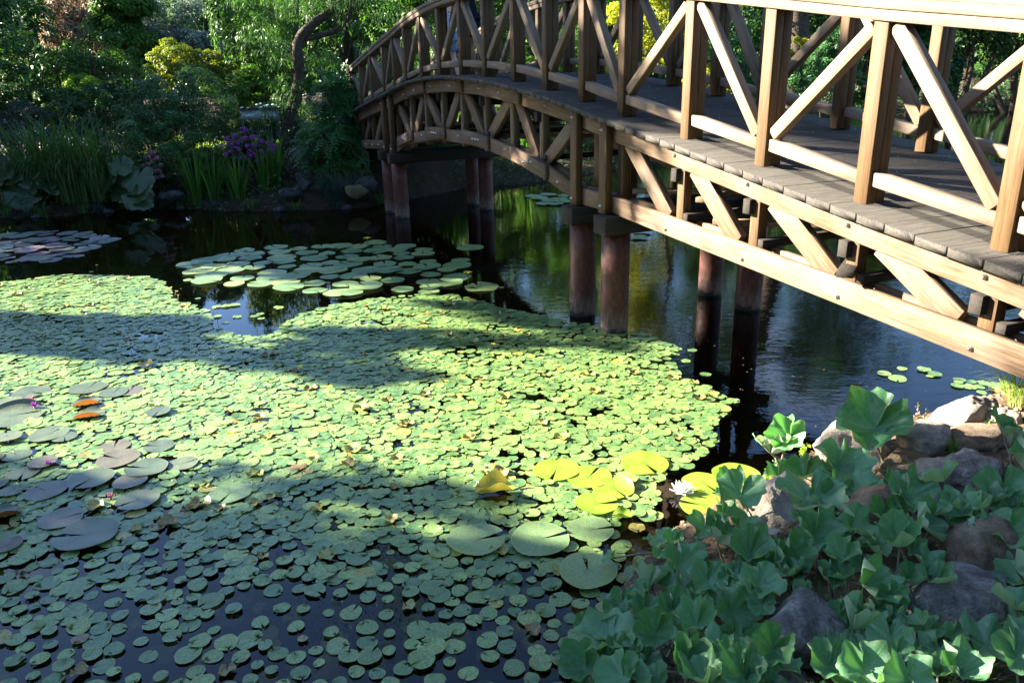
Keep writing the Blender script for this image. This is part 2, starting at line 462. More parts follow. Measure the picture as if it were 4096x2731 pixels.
bolt_me = None
def bolt_mesh():
    rings = [(0.021, 0), (.021, .006), (.0125, .007), (.013, .016), (.009, .024), (.001, .027)]
    t = np.arange(10)/10*2*PI; V = []
    for r, y in rings: V += [(r*math.cos(a), -y, r*math.sin(a)) for a in t]
    i = np.arange(10); j = (i+1) % 10
    return mesh('bolt', V, [np.concatenate([np.stack([k*10+i, (k+1)*10+i, (k+1)*10+j, k*10+j], 1) for k in range(5)])], M_BOLT, smooth=True)
bolt_me = bolt_mesh()
def bolt(parent, s, w, z):
    o = link('bolt', bolt_me, parent, B(s, w, z)-WLOC[parent.name], (0, 0, math.atan2(WV[1], WV[0])-PI/2)); return o

LOWB = [(13.45, 1.64), (12.55, 1.885), (10.55, 2.105), (8.45, 2.12), (6.45, 1.93), (5.30, 1.685)]
def low_outer(s): return 1.655-(4.5-s)*.061 if s < 9 else 1.655-(s-14.34)*.061
def up_top(s): return zd(s)-.066
for far in (False, True):
    f = far
    upp = [(13.6, up_top(13.6))]+[(q, float(up_top(q))) for q in (12.7, 11.65, 10.6, 9.6, 8.5, 7.45, 6.3, 5.25)]
    uo = [(q, float(up_top(q))) for q in (4.42, 3.2, 2.0, .9, -.2, -1.4, -3.4)]
    ul = [(q, float(up_top(q))) for q in (14.42, 15.6, 16.8, 18.0, 19.4)]
    us = [(5.25, float(up_top(5.2))-.0), (4.44, float(up_top(4.5)))]
    ul2 = [(14.4, float(up_top(14.38))), (13.62, float(up_top(13.6)))]
    it = []
    for path in (upp, uo, ul, us, ul2):
        it.append(sweep(path, -.06, -.004, .205, f)); it.append(sweep(path, .124, .18, .205, f))
    for (a, b) in ((12.21, 11.1), (10.15, 9.09), (8.0, 6.83)):
        it.append(sweep([(a, up_top(a)+.004), (b, up_top(b)+.004)], -.118, -.0625, .195, f))
    up = boards('upper_chord', it, M_BEAM, bridge)
    it = []
    for path in (LOWB, [(4.46, 1.66), (-3.4, low_outer(-3.4))], [(14.38, 1.655), (19.8, low_outer(19.8))], [(5.28, 1.66), (4.48, 1.66)], [(14.36, 1.6), (13.47, 1.6)]):
        it.append(sweep(path, -.06, -.004, .2, f)); it.append(sweep([(p, z-.012) for p, z in path], .124, .18, .2, f))
    for (a, za, b, zb) in ((13.1, 1.80, 12.03, 2.0), (11.11, 2.10, 10.05, 2.145), (9.08, 2.155, 8.02, 2.10), (7.1, 2.03, 6.0, 1.86)):
        it.append(sweep([(a, za), (b, zb)], -.118, -.0625, .2, f))
    lo = boards('lower_chord', it, M_BEAM, bridge)
    ww = WF if f else (lambda w: w)
    if not f:
        for c, z in ((12.55, 1.80), (10.58, 2.02), (8.5, 2.035), (6.55, 1.85)):
            for k in (-1, 0, 1): bolt(lo, c+.12*k, -.118, z+(.012*k*(1 if c > 10 else -1) if c not in (10.58, 8.5) else 0)-.06*0)
        for s, z in ((11.5, 1.93), (9.45, 2.03), (7.45, 1.95), (5.75, 1.66)): bolt(lo, s, -.06, z)
        for s in (.97, -.17, 2.1, 3.3): bolt(lo, s, -.06, low_outer(s)-.135)
        for s in (14.9, 15.5, 16.1, 16.7): bolt(lo, s, -.06, low_outer(s)-.1)
        for s in (11.65, 9.6): bolt(up, s, -.118, up_top(s)-.11)
        for s in (10.65, 8.4, 7.5, 6.1, 12.6, .95, -.18, 2.1, 3.2): bolt(up, s, -.118 if s in (10.65, 7.5) else -.06, up_top(s)-.10)
    # posts of the truss
    for c in (12.40, 11.41, 10.44, 9.42, 8.37, 7.34, 6.36):
        T = Timber(); zb = np.interp(c, [p for p, _ in LOWB[::-1]], [z for _, z in LOWB[::-1]])-.26
        T.beam(B(c, ww(.06), zb), B(c, ww(.06), up_top(c)-.02), .10, .112, up=(DV[0], DV[1], 0)); T.build('truss_post', M_BEAM, bridge)
    for c in (4.33, 3.17, 2.06, .94, -.19, -1.32, -2.45, 14.51, 15.67, 16.78, 17.9):
        T = Timber(); T.beam(B(c, ww(.06), low_outer(c)-.19), B(c, ww(.06), up_top(c)-.02), .10, .112, up=(DV[0], DV[1], 0)); T.build('truss_post', M_POST, bridge)
    dg = [(13.21, 2.34, 12.64, 1.93), (11.65, 2.55, 12.15, 1.98), (11.27, 2.59, 10.65, 2.12), (9.62, 2.69, 10.21, 2.14), (9.2, 2.69, 8.61, 2.13), (7.52, 2.62, 8.19, 2.13), (7.12, 2.6, 6.6, 1.96), (5.53, 2.37, 6.2, 1.92)]
    ro = [(4.14, 2.21, 3.45, 1.61), (2.92, 2.03, 2.36, 1.54), (1.79, 1.87, 1.2, 1.46), (.63, 1.71, .1, 1.40), (-.5, 1.56, -1.0, 1.33)]
    dg += ro+[(18.84-a, b, 18.84-c, d) for a, b, c, d in ro[:4]]
    for (a, za, b, zb) in dg:
        p, q = B(a, ww(.06), za), B(b, ww(.06), zb); e = (q-p)/np.linalg.norm(q-p)
        T = Timber(); T.beam(p-e*.09, q+e*.09, .19, .08, up=(WV[0], WV[1], 0)); T.build('truss_brace', M_BEAM, bridge)
    # twin posts standing on the pile caps
    for c, zt in ((5.16, None), (4.46, None), (14.05, None), (13.46, None)):
        for w in (-.105, .23):
            T = Timber(); T.beam(B(c, ww(w), 1.447), B(c, ww(w), float(zd(c))-.066), .088, .16, up=(DV[0], DV[1], 0)); o = T.build('pier_post', M_POST, bridge)
            if not f and w < 0:
                bolt(o, c+.02, -.15, zd(c)-.16); bolt(o, c+.03, -.15, 1.53)
    # railing
    hp = [(q, float(hb(q))+.074) for q in np.arange(-3.9, 18.3, .37)]
    it = [sweep(hp, -.025, .205, .072, f)]
    boards('handrail', it, M_RAIL if True else M_POST, bridge)
    boards('handrail_cap', [sweep([(a, z+.073) for a, z in hp], -.04, .22, .07, f, .008)], M_RAIL, bridge)
    for i, c in enumerate(PS):
        c = c-.063; z0, z1 = float(zd(c))+.001, float(hb(c))+.01
        T = Timber(); T.beam(B(c, ww(.045), z0-.004), B(c, ww(.045), z1), .09, .126, up=(DV[0], DV[1], 0), ch=.004)
        T.beam(B(c-.004, ww(.1385), z0+.004), B(c-.004, ww(.1385), z1), .09, .118, up=(DV[0], DV[1], 0), ch=.006)
        T.build('railing_post', M_POST, bridge)
        if i+1 < len(PS):
            a, b = PS[i]+.001, PS[i+1]-.127
            za, zb = float(zd(PS[i]-.063)), float(zd(PS[i+1]-.063))
            T = Timber(); T.beam(B(a, ww(.075), za+.18), B(b, ww(.075), zb+.18), .10, .10, ch=.006); T.build('kick_rail', M_RAIL, bridge)
            ta, tb = float(hb(PS[i]-.063))-.045, float(hb(PS[i+1]-.063))-.045
            ba, bb = za+.275, zb+.275
            T = Timber()
            up_at_a = (i % 2 == 0)             # even entries of the list carry the heads
            p, q = (B(a+.045, ww(.07), ta), B(b-.045, ww(.07), bb)) if up_at_a else (B(a+.045, ww(.07), ba), B(b-.045, ww(.07), tb))
            e = (q-p)/np.linalg.norm(q-p); n_ = .06
            T.beam(p-e*.02, q+e*.02, .105, .09, up=(WV[0], WV[1], 0)); T.build('railing_brace', M_RAIL, bridge)


# piles and caps
m, nt, out = new_mat('rust red pile paint')
v = coord(nt, 'Object'); sp = nt.nodes.new('ShaderNodeSeparateXYZ'); nt.links.new(v, sp.inputs[0])
nz = noise(nt, v, 9, 6, .65); n2 = noise(nt, vmap(nt, v, (1, 1, .35)), 26, 4, .7)
h = math_(nt, 'ADD', sp.outputs[2], math_(nt, 'MULTIPLY', math_(nt, 'SUBTRACT', nz, .5), .34))
red = ramp(nt, n2, [(.34, (.032, .009, .006)), (.55, (.078, .023, .014)), (.78, (.14, .055, .038))])
lime = ramp(nt, n2, [(.3, (.08, .05, .038)), (.68, (.26, .21, .17))])
f1 = ramp(nt, h, [(.17, 1), (.33, 0)]); f2 = ramp(nt, h, [(.03, 1), (.085, 0)])
c = mixc(nt, f2, mixc(nt, math_(nt, 'MULTIPLY', f1, math_(nt, 'ADD', .12, math_(nt, 'MULTIPLY', noise(nt, v, 3.5, 4, .6), .75))), red, lime), (.02, .019, .014))
princ(nt, out, c, .6, bump(nt, n2, .3, .006), .4)
M_PILE = m
t = np.arange(28)/28*2*PI
for si, sc in enumerate((5.23, 4.43, 14.45, 13.62)):
    for w in (.033, 2.09):
        zs = [-1.15, 0, .4, .8, 1.24]
        V = np.concatenate([B(sc, w, z)[None]+np.stack([.168*np.cos(t), .168*np.sin(t), 0*t], 1) for z in zs])
        i = np.arange(28); j = (i+1) % 28
        Q = np.concatenate([np.stack([k*28+i, k*28+j, (k+1)*28+j, (k+1)*28+i], 1) for k in range(len(zs)-1)])
        o = bpy.data.objects.new('pile', mesh('pile', V-B(sc, w, 0), [Q, list(range(28*4, 28*5))], M_PILE, smooth=True)); COL.objects.link(o); o.parent = bridge
        o.location = B(sc, w, 0)-WLOC[bridge.name]
    T = Timber(); T.beam(B(sc-.07 if si < 2 else sc-.2, -.235, 1.335), B(sc-.07 if si < 2 else sc-.2, 2.42, 1.335), .28, .21, ch=.008); T.build('pile_cap', M_CAP, bridge)
# cross beams and plan bracing under the deck
for c in (12.4, 10.44, 8.37, 6.36, 3.17, 2.06, .94, -.19, 15.67, 16.78):
    zb = (np.interp(c, [p for p, _ in LOWB[::-1]], [z for _, z in LOWB[::-1]])+.02) if 5 < c < 13.6 else low_outer(c)+.03
    T = Timber(); T.beam(B(c-.11, .0, zb), B(c-.11, 2.12, zb), .07, .07); T.build('cross_beam', M_CAP, bridge)
    T = Timber(); T.beam(B(c+.05, -.05, up_top(c)-.29), B(c+.05, 2.17, up_top(c)-.29), .09, .13); T.build('cross_beam', M_CAP, bridge)
for (a, wa, b, wb, z) in ((.80, -.20, 2.55, 2.2, 1.535), (2.75, .1, 1.0, 2.2, 1.60), (4.2, .1, 2.9, 2.2, 1.72), (2.95, .1, 4.2, 2.2, 1.78), (6.5, .1, 8.3, 2.1, 2.02), (8.3, .1, 6.5, 2.1, 2.1), (10.4, .1, 12.3, 2.1, 2.05), (12.3, .1, 10.4, 2.1, 2.12)):
    T = Timber(); T.beam(B(a, wa, z), B(b, wb, z-.02), .12, .05); T.build('wind_brace', M_BEAM if a > 1 else M_CAP, bridge)
# ================================================================== plants: generators
def unit(n, rng=None):
    v = (rng or RNG).normal(size=(n, 3)); return v/np.linalg.norm(v, axis=1)[:, None]
def nz_(v): return v/(np.linalg.norm(v, axis=1)[:, None]+1e-9)
def leaf_quads(P, N, A, L, W, fold=.12):
    """a folded lozenge per leaf"""
    n = len(P); N = nz_(N); A = nz_(A-N*np.sum(A*N, 1)[:, None]); C = np.cross(N, A)
    L = np.broadcast_to(L, (n,))[:, None]; W = np.broadcast_to(W, (n,))[:, None]
    a = P; t = P+A*L-N*L*.12; m = P+A*L*.48
    l = m+C*W*.5+N*W*fold; r = m-C*W*.5+N*W*fold
    V = np.stack([a, r, t, l], 1).reshape(-1, 3)
    return V, np.arange(4*n).reshape(n, 4)
def crown(c, rad, n, L, W, sub=40, subr=.26, up=.5, out=.6, droop=.25, low=-.6, jit=.22, fill=.35, dome=0.0, squash=.75, box=0.0):
    """leaves on many small clumps spread through an ellipsoid"""
    c = np.asarray(c, float); rad = np.asarray(rad, float)
    d = unit(sub*3); d = d[d[:, 2] > low][:sub]; k = len(d)
    rr = np.where(RNG.random(k) < fill, RNG.uniform(.15, .7, k), RNG.uniform(.68, .95, k))
    if dome:
        b_ = d[:, 2] < 0; h_ = np.hypot(d[b_, 0], d[b_, 1])[:, None]; d[b_, :2] *= (1-dome)+dome/np.maximum(h_, .25)
    if box:
        h_ = np.hypot(d[:, 0], d[:, 1])[:, None]; d[:, :2] *= (1-box)+box/np.maximum(h_, .4)
    bc = c+d*rad*rr[:, None]
    br = subr*rad.mean()*RNG.uniform(.65, 1.35, k)
    b = RNG.choice(k, n, p=br**2/np.sum(br**2))
    e = unit(n); e[:, 2] += .25; e = nz_(e)
    P = bc[b]+e*(br[b]*RNG.uniform(.35, 1.0, n)**.6)[:, None]*np.array([1, 1, squash])
    og = nz_((P-c)/rad)
    N = e*.5+np.array([0, 0, up])+unit(n)*.45+og*.2
    A = og*out+unit(n)*.55+np.array([0, 0, -droop])
    V, Q = leaf_quads(P, N, A, L*RNG.uniform(.65, 1.25, n), W*RNG.uniform(.7, 1.2, n))
    var = np.clip(.45+RNG.normal(0, .16, n)+RNG.normal(0, jit, k)[b], 0, 1)
    return V, Q, np.repeat(var, 4)
def merge(items):
    V, Q, a, n = [], [], [], 0
    for v, q, x in items:
        V.append(v); Q.append(q+n); a.append(x); n += len(v)
    return np.concatenate(V), np.concatenate(Q), np.concatenate(a)
def stems(base, top, k, r, spread=.15, n=6):
    """a few branching stems from the ground into the crown"""
    out = []
    base = np.asarray(base, float); top = np.asarray(top, float); H = np.linalg.norm(top-base)
    for i in range(k):
        a = RNG.uniform(0, 2*PI); q = top+np.array([math.cos(a), math.sin(a), 0])*H*spread*RNG.uniform(.5, 2.2)
        b = base+np.array([math.cos(a), math.sin(a), 0])*r*2*RNG.random()
        mid = (b+q)/2+RNG.normal(0, .06*H, 3)*[1, 1, .3]
        p = spline([b, mid, q], 7)
        out.append(tube(p, np.linspace(r, r*.3, 7), n, cap=False))
        for j in range(2):
            t = p[RNG.integers(3, 6)]; e = t+RNG.normal(0, .22*H, 3)*[1, 1, .4]+[0, 0, .12*H]
            out.append(tube(spline([t, (t+e)/2+RNG.normal(0, .03*H, 3), e], 5), np.linspace(r*.45, r*.12, 5), 5, cap=False))
    return join(out)
def blades(base, n, H, w, rad, lean=.5, droop=.6, seg=6, straight=0.0):
    """a tuft of grass or iris blades"""
    base = np.asarray(base, float)
    V, Q, a = [], [], []
    t = np.linspace(0, 1, seg)
    for i in range(n):
        az = RNG.uniform(0, 2*PI); o = np.array([math.cos(az), math.sin(az), 0]); side = np.array([-o[1], o[0], 0])
        h = H*RNG.uniform(.55, 1.1); ln = lean*h*RNG.uniform(.2, 1.3); dr = droop*h*RNG.uniform(.2, 1.2)
        p0 = base+o*rad*math.sqrt(RNG.random())*1.0
        tw = RNG.normal(0, .35)
        C = p0+np.outer(ln*t**1.7, o)+np.outer(h*t-dr*t**3.2, [0, 0, 1])
        ww = w*RNG.uniform(.7, 1.2)*np.minimum(1, (1-t)*2.6+.04)
        sd = side*math.cos(tw)+o*math.sin(tw)
        k = len(V)*2*seg
        V.append(np.stack([C-np.outer(ww/2, sd), C+np.outer(ww/2, sd)], 1).reshape(-1, 3))
        q = np.arange(seg-1)*2
        Q.append(np.stack([q, q+1, q+3, q+2], 1)+k); a.append(np.full(2*seg, np.clip(RNG.normal(.5, .25), 0, 1)))
    return np.concatenate(V), np.concatenate(Q), np.concatenate(a)
def strands(tops, lens, step, L, W, sway=.1):
    P, A = [], []
    for p, h in zip(tops, lens):
        n = max(3, int(h/step)); t = np.arange(n)/n
        o = RNG.normal(0, sway, 2)
        c = p+np.stack([o[0]*t**2+RNG.normal(0, .03, n), o[1]*t**2+RNG.normal(0, .03, n), -h*t], 1)
        P.append(c); A.append(unit(n)*.7+[0, 0, -.8])
    P = np.concatenate(P); A = np.concatenate(A); n = len(P)
    V, Q = leaf_quads(P, unit(n)+[0, -.3, .3], A, L*RNG.uniform(.6, 1.3, n), W)
    return V, Q, np.repeat(np.clip(RNG.normal(.5, .22, n), 0, 1), 4)

ML = {k: leafmat(*v[0], **v[1]) for k, v in {
 'dark':   (('dark evergreen leaf', (.013, .042, .012), (.042, .105, .026)), dict(trans=.2)),
 'mid':    (('mid green leaf', (.019, .058, .011), (.06, .135, .028)), dict(trans=.32)),
 'azalea': (('leathery shrub leaf', (.022, .065, .022), (.07, .165, .045)), dict(trans=.2, rough=.38)),
 'bright': (('fresh green leaf', (.026, .078, .011), (.08, .17, .024)), dict(trans=.42)),
 'lime':   (('lime leaf', (.12, .24, .02), (.34, .46, .05)), dict(trans=.45)),
 'gold':   (('golden leaf', (.05, .09, .010), (.16, .18, .022)), dict(trans=.4, c2=(.30, .17, .03))),
 'yellow': (('yellow conifer spray', (.10, .15, .010), (.36, .34, .022)), dict(trans=.42, tcol=(1.3, 1.3, .4))),
 'silver': (('silvery leaf', (.08, .125, .095), (.22, .29, .225)), dict(trans=.25, tcol=(1.1, 1.2, .8))),
 'juniper': (('juniper spray', (.02, .07, .025), (.07, .19, .055)), dict(trans=.25)),
 'smoke':  (('smoke bush plume', (.16, .12, .08), (.34, .27, .19)), dict(trans=.4, tcol=(1.1, 1, .8))),
 'willow': (('willow leaf', (.020, .06, .012), (.06, .14, .026)), dict(trans=.42)),
 'feather': (('feathery needle', (.022, .065, .02), (.06, .14, .036)), dict(trans=.3)),
 'sedge':  (('sedge blade', (.02, .055, .018), (.07, .14, .04)), dict(trans=.35, c2=(.22, .19, .08))),
 'iris':   (('iris blade', (.024, .075, .014), (.08, .185, .03)), dict(trans=.4)),
 'tussock': (('wiry blue green blade', (.02, .04, .03), (.05, .085, .065)), dict(trans=.15)),
 'wisteria': (('pinnate leaf', (.018, .07, .024), (.06, .165, .05)), dict(trans=.28, rough=.4)),
 'turf':   (('lawn blade', (.08, .14, .025), (.22, .30, .07)), dict(trans=.4, c2=(.42, .38, .2))),
 'pink':   (('pale pink petal', (.26, .10, .15), (.42, .22, .28)), dict(trans=.25, tcol=(1.1, .9, 1))),
 'purple': (('violet petal', (.17, .03, .21), (.29, .07, .34)), dict(trans=.25, tcol=(1.1, .8, 1.1))),
 'rose':   (('rose petal', (.5, .04, .10), (.65, .14, .22)), dict(trans=.2, tcol=(1, .8, .8))),
 'white':  (('white petal', (.55, .57, .55), (.8, .82, .8)), dict(trans=.3, tcol=(1, 1, 1))),
}.items()}
M_BARK = plain('dark bark', (.018, .014, .010), (.075, .058, .042), 14, .9, 0, .9, .2)
M_TWIG = plain('twig bark', (.05, .035, .022), (.14, .10, .07), 20, .85, 0, .5, .2)

def plant(name, label, cat, parts_, base, group=None):
    """parts_: list of (part name, V, F, var, material)"""
    root = empty(name, base, label, cat, group)
    for (pn, V, F, a, mt) in parts_:
        part(pn, V, F if isinstance(F, list) else [F], mt, root, None if a is None else {'var': a}, smooth=(a is None))
    return root
def shrub(name, label, cat, box, Y, mat, n=5000, L=.09, W=.045, sub=45, subr=.26, dep=.8, k=4, r=.03, group=None, extra=None, **kw):
    x0, x1, y0, y1 = box
    a, b = on_y(x0, (y0+y1)/2, Y), on_y(x1, (y0+y1)/2, Y)
    cx = (a[0]+b[0])/2; rx = (b[0]-a[0])/2; zt = on_y((x0+x1)/2, y0, Y)[2]
    zb = max(gz(cx, Y), on_y((x0+x1)/2, y1, Y)[2]); zg = gz(cx, Y)
    c = np.array([cx, Y, (zt+zb)/2]); rad = np.array([rx, rx*dep, (zt-zb)/2])
    if cat not in ('tree',): kw.setdefault('dome', 1.0); kw.setdefault('low', -1)
    n = int(n*1.7); sub = int(sub*1.25)
    V, Q, v = crown(c, rad, n, L, W, sub, subr, **kw)
    V[:, 2] = np.maximum(V[:, 2], ground(V[:, 0], V[:, 1])+.01)
    sv, sf = stems([cx, Y, zg-.05], c+[0, 0, rad[2]*.3], k, r)
    ps = [('foliage', V, Q, v, ML[mat]), ('stem', sv, sf, None, M_BARK)]
    if extra: ps += extra(c, rad)
    return plant(name, label, cat, ps, (cx, Y, zg), group)

# ================================================================== the far bank, from the left edge of the view to the bridge
shrub('evergreen_tree', 'dark evergreen tree that fills the upper corner beyond the sedge bank', 'tree', (-190, 110, -230, 250), 27, 'dark', 9000, .16, .08, 70, .24, k=3, r=.14)
shrub('smoke_bush', 'smoke bush with buff feathery plumes between the dark corner tree and a bright green one', 'shrub', (95, 262, -30, 120), 35, 'smoke', 5200, .22, .05, 46, .28, up=.2, droop=-.1)
shrub('young_tree', 'bright green young tree beside the buff smoke bush, its top lit by the sun', 'tree', (215, 360, -70, 190), 31, 'bright', 7000, .17, .075, 50, .25, k=2, r=.07)
shrub('willow_shrub', 'broad silvery grey shrub behind the golden bushes, the tallest of the silver foliage', 'shrub', (305, 510, -20, 175), 34, 'silver', 9000, .16, .05, 70, .22)
shrub('dark_conifer', 'very dark tree standing in shade between the silvery shrub and the weeping willow', 'tree', (470, 560, -160, 150), 37, 'dark', 5000, .18, .09, 44, .26, k=1, r=.15)
shrub('twiggy_shrub', 'open dark shrub with thin bare forking branches under the bright young tree', 'shrub', (60, 335, 60, 262), 26.5, 'mid', 6500, .085, .045, 60, .2, k=9, r=.04, fill=.6)
shrub('lime_bush', 'small lime green bush in a patch of sun below the twiggy shrub', 'shrub', (150, 240, 165, 235), 25.2, 'lime', 2600, .075, .05, 30, .27)
shrub('golden_shrub', 'golden green shrub in front of the silvery one, lit along its top', 'shrub', (340, 470, 90, 215), 28, 'gold', 5000, .085, .05, 42, .26)
shrub('orange_tinted_shrub', 'shrub with orange tinted shoot tips beside the golden green shrub', 'shrub', (438, 545, 118, 205), 28.6, 'gold', 4200, .085, .045, 40, .26, up=.3)
shrub('yellow_bush', 'round bright yellow bush just before the weeping willow curtain', 'shrub', (523, 582, 132, 190), 29.2, 'yellow', 2600, .08, .04, 26, .28)
shrub('green_perennial_clump', 'tall fresh green perennials lit beside the sunny meadow', 'plant', (500, 655, 150, 275), 27, 'bright', 6500, .11, .035, 60, .2, up=.2, droop=-.35, out=.3)
shrub('low_dark_shrub', 'low dark shrub in deep shade above the sedge clump', 'shrub', (100, 300, 205, 330), 23.5, 'dark', 5200, .08, .04, 50, .22, k=5)
shrub('low_dark_shrub', 'low grey green shrub at the water edge of the view corner, behind the giant leaves', 'shrub', (-60, 130, 235, 350), 22.5, 'tussock', 5000, .08, .035, 50, .22)
shrub('azalea', 'big rounded azalea with whorled leaves, the widest shrub beside the sign', 'shrub', (290, 548, 138, 365), 22.8, 'azalea', 13000, .085, .036, 110, .17, up=.75, fill=.3, droop=.05)
shrub('azalea', 'lower azalea spreading at the foot of the big rounded one, above the pink hydrangea', 'shrub', (268, 430, 235, 385), 21.3, 'azalea', 6500, .075, .034, 64, .2, up=.75, droop=.05)
shrub('leafy_perennial', 'small leaved green perennial between the pink hydrangea and the iris fans', 'plant', (395, 520, 300, 430), 20.5, 'mid', 5200, .06, .038, 50, .22, droop=.3)
shrub('bank_shrub', 'dim leafy shrub in shade under the weeping tree, behind the purple hydrangea', 'shrub', (540, 700, 232, 345), 23.6, 'feather', 5200, .11, .03, 50, .22)

def heads(mat, spots, r, k=46, s=.035):
    def f(c, rad):
        its = []
        for (dx, dz) in spots:
            p = c+np.array([rad[0]*dx, -rad[1]*math.sqrt(max(0, 1-dx*dx*.8-dz*dz*.6))-.03, rad[2]*dz])
            rr = r*RNG.uniform(.75, 1.2)
            e = unit(k); e[:, 1] -= .3; e[:, 2] += .35; e = nz_(e)
            q = p+e*rr*[1, 1, .7]
            v, f_ = leaf_quads(q, e, unit(k), s, s*.9, .05); its.append(('flower_head', v, f_, np.repeat(np.clip(RNG.normal(.5, .2, k), 0, 1), 4), ML[mat]))
        return its
    return f
sp_ = [(-.5, .55), (-.15, .85), (.1, .75), (-.75, .1), (-.3, .25), (.05, .35), (.4, .5), (.6, .15), (-.1, -.05), (.3, -.15), (-.5, -.3), (.1, -.45), (.5, -.4), (-.2, .55)]
shrub('hydrangea', 'hydrangea with pale pink flower heads beside the great round leaves', 'flowering shrub', (335, 392, 338, 430), 20.1, 'mid', 2600, .08, .05, 26, .28, extra=heads('pink', sp_, .085, 40, .04))
sp2 = [(-.9, .3), (-.7, .55), (-.5, .35), (-.55, .05), (-.35, .65), (-.2, .4), (-.3, .15), (-.05, .9), (.05, .55), (.1, .25), (.3, .6), (.35, .3), (.5, .05), (.55, .45), (.75, .3), (.8, .05), (.2, -.1), (-.1, -.2), (.55, -.25), (-.4, -.25), (.9, .2), (.35, -.35), (0, -.5), (-.75, -.05), (.7, -.45), (.15, .05)]
shrub('hydrangea', 'hydrangea covered in deep violet flower heads in front of the sign', 'flowering shrub', (518, 645, 290, 402), 20.6, 'mid', 4200, .09, .055, 40, .24, extra=heads('purple', sp2, .10, 46, .045))

def tuft(name, label, cat, x, y, Y, mat, n, H, w, rad, group=None, **kw):
    p = on_y(x, y, Y); p[2] = max(gz(p[0], Y), -.05)-.02
    V, Q, a = blades(p, n, H, w, rad, **kw)
    return plant(name, label, cat, [('blades', V, Q, a, ML[mat])], p, group)
for (x, Y, n, H, lab) in ((112, 19.9, 380, 2.5, 'tall drooping sedge clump, next to the giant leaves in the corner'), (185, 19.7, 560, 2.75, 'tallest drooping sedge clump at the water edge'), (255, 19.9, 420, 2.5, 'arching sedge clump leaning over the big round leaves')):
    tuft('sedge_clump', lab, 'grass clump', x, 470, Y, 'sedge', n, H, .03, .55, 'sedge clumps on the far shore', lean=.5, droop=.75, seg=7)
for (x, y, Y, n, H, lab) in ((455, 455, 19.6, 46, 1.5, 'fan of upright iris blades left of the stony shore'), (492, 452, 19.65, 40, 1.4, 'iris fan standing between two others at the waterside'), (548, 455, 19.5, 44, 1.25, 'narrow iris fan below the violet hydrangea'), (607, 425, 19.9, 34, 1.35, 'iris fan with wide spread blades beside the bare soil'), (633, 400, 20.3, 24, 1.55, 'iris with two tall blades rising past the violet hydrangea')):
    tuft('iris', lab, 'water plant', x, y, Y, 'iris', n, H, .038, .2, 'iris fans along the far shore', lean=.38, droop=.12)
for (x, y, Y, n, H, lab) in ((1018, 430, 22.6, 40, 1.35, 'iris clump seen between the far piles'), (1047, 432, 22.7, 34, 1.3, 'second iris clump seen between the far piles, close to a red pile'), (1085, 428, 23, 22, 1.2, 'thin iris clump half hidden by the far red piles'), (1207, 420, 25.2, 44, 1.6, 'iris clump seen under the lower chord beside the grey stone'), (1290, 415, 26.5, 36, 1.5, 'iris clump behind the near pier'), (1345, 410, 27, 32, 1.4, 'iris clump seen between the twin pier posts')):
    tuft('iris', lab, 'water plant', x, y, Y, 'iris', n, H, .04, .22, 'iris clumps under the bridge', lean=.38, droop=.15)
shrub('shade_shrub', 'dark leafy shrub on the shaded bank framed by the far piles', 'shrub', (925, 1180, 330, 440), 24.2, 'mid', 5200, .1, .05, 60, .2, low=-.2)
shrub('shade_shrub', 'dark shrub under the bridge behind the main span', 'shrub', (1150, 1420, 250, 415), 28.5, 'mid', 6500, .11, .055, 60, .2, low=-.2)
tuft('tussock_grass', 'wiry blue green grass tussock hanging over the shore stones', 'grass clump', 775, 455, 19.3, 'tussock', 620, .95, .010, .28, lean=.75, droop=.7, seg=7)

# wisteria swamping the far end of the bridge: pinnate leaves in trails
def pinnate(P, A, N, L, n=9, w=.045):
    its = []
    A = nz_(A); N = nz_(N-A*np.sum(A*N, 1)[:, None]); C = np.cross(N, A)
    for k in range(n):
        t = (k//2+1)/(n//2+1); sg = 1 if k % 2 else -1
        p = P+A*(L*t)[:, None]-np.array([0, 0, 1])*(L*.25*t*t)[:, None]
        d = C*sg*.9+A*.45 if k < n-1 else A
        v, q = leaf_quads(p, N, d+[0, 0, -.25], L*.34, L*.34*.42); its.append((v, q))
    V = np.concatenate([v for v, _ in its]); Q, m = [], 0
    for v, q in its: Q.append(q+m); m += len(v)
    return V, np.concatenate(Q), n
def wisteria(name, label, box, Y, n, dep):
    x0, x1, y0, y1 = box
    a, b = on_y(x0, (y0+y1)/2, Y), on_y(x1, (y0+y1)/2, Y); zt, zb = on_y((x0+x1)/2, y0, Y)[2], on_y((x0+x1)/2, y1, Y)[2]
    c = np.array([(a[0]+b[0])/2, Y, (zt+zb)/2]); rad = np.array([(b[0]-a[0])/2, dep, (zt-zb)/2])
    k = 34; d = unit(k); bc = c+d*rad*RNG.uniform(.45, .9, k)[:, None]; br = .30*rad.mean()*RNG.uniform(.7, 1.4, k)
    i = RNG.choice(k, n); e = nz_(unit(n)+[0, -.25, .2]); P = bc[i]+e*br[i][:, None]*RNG.uniform(.6, 1, n)[:, None]
    A = e*.7+unit(n)*.5+[0, 0, -.35]; N = e*.4+[0, -.2, .8]+unit(n)*.3
    L = RNG.uniform(.22, .36, n)
    V, Q, m = pinnate(P, A, N, L)
    va = np.clip(RNG.normal(.45, .2, n)+RNG.normal(0, .2, k)[i], 0, 1)
    va = np.tile(np.repeat(va, 4), m)
    sv, sf = stems([c[0], Y, gz(c[0], Y)], c+[0, 0, rad[2]*.5], 5, .035)
    return c, rad, [('foliage', V, Q, va, ML['wisteria']), ('vine', sv, sf, None, M_TWIG)]
c, rad, ps = wisteria('', '', (735, 842, 158, 330), 20.9, 900, .8)
c2, _, ps2 = wisteria('', '', (690, 830, 255, 415), 20.3, 900, .7)
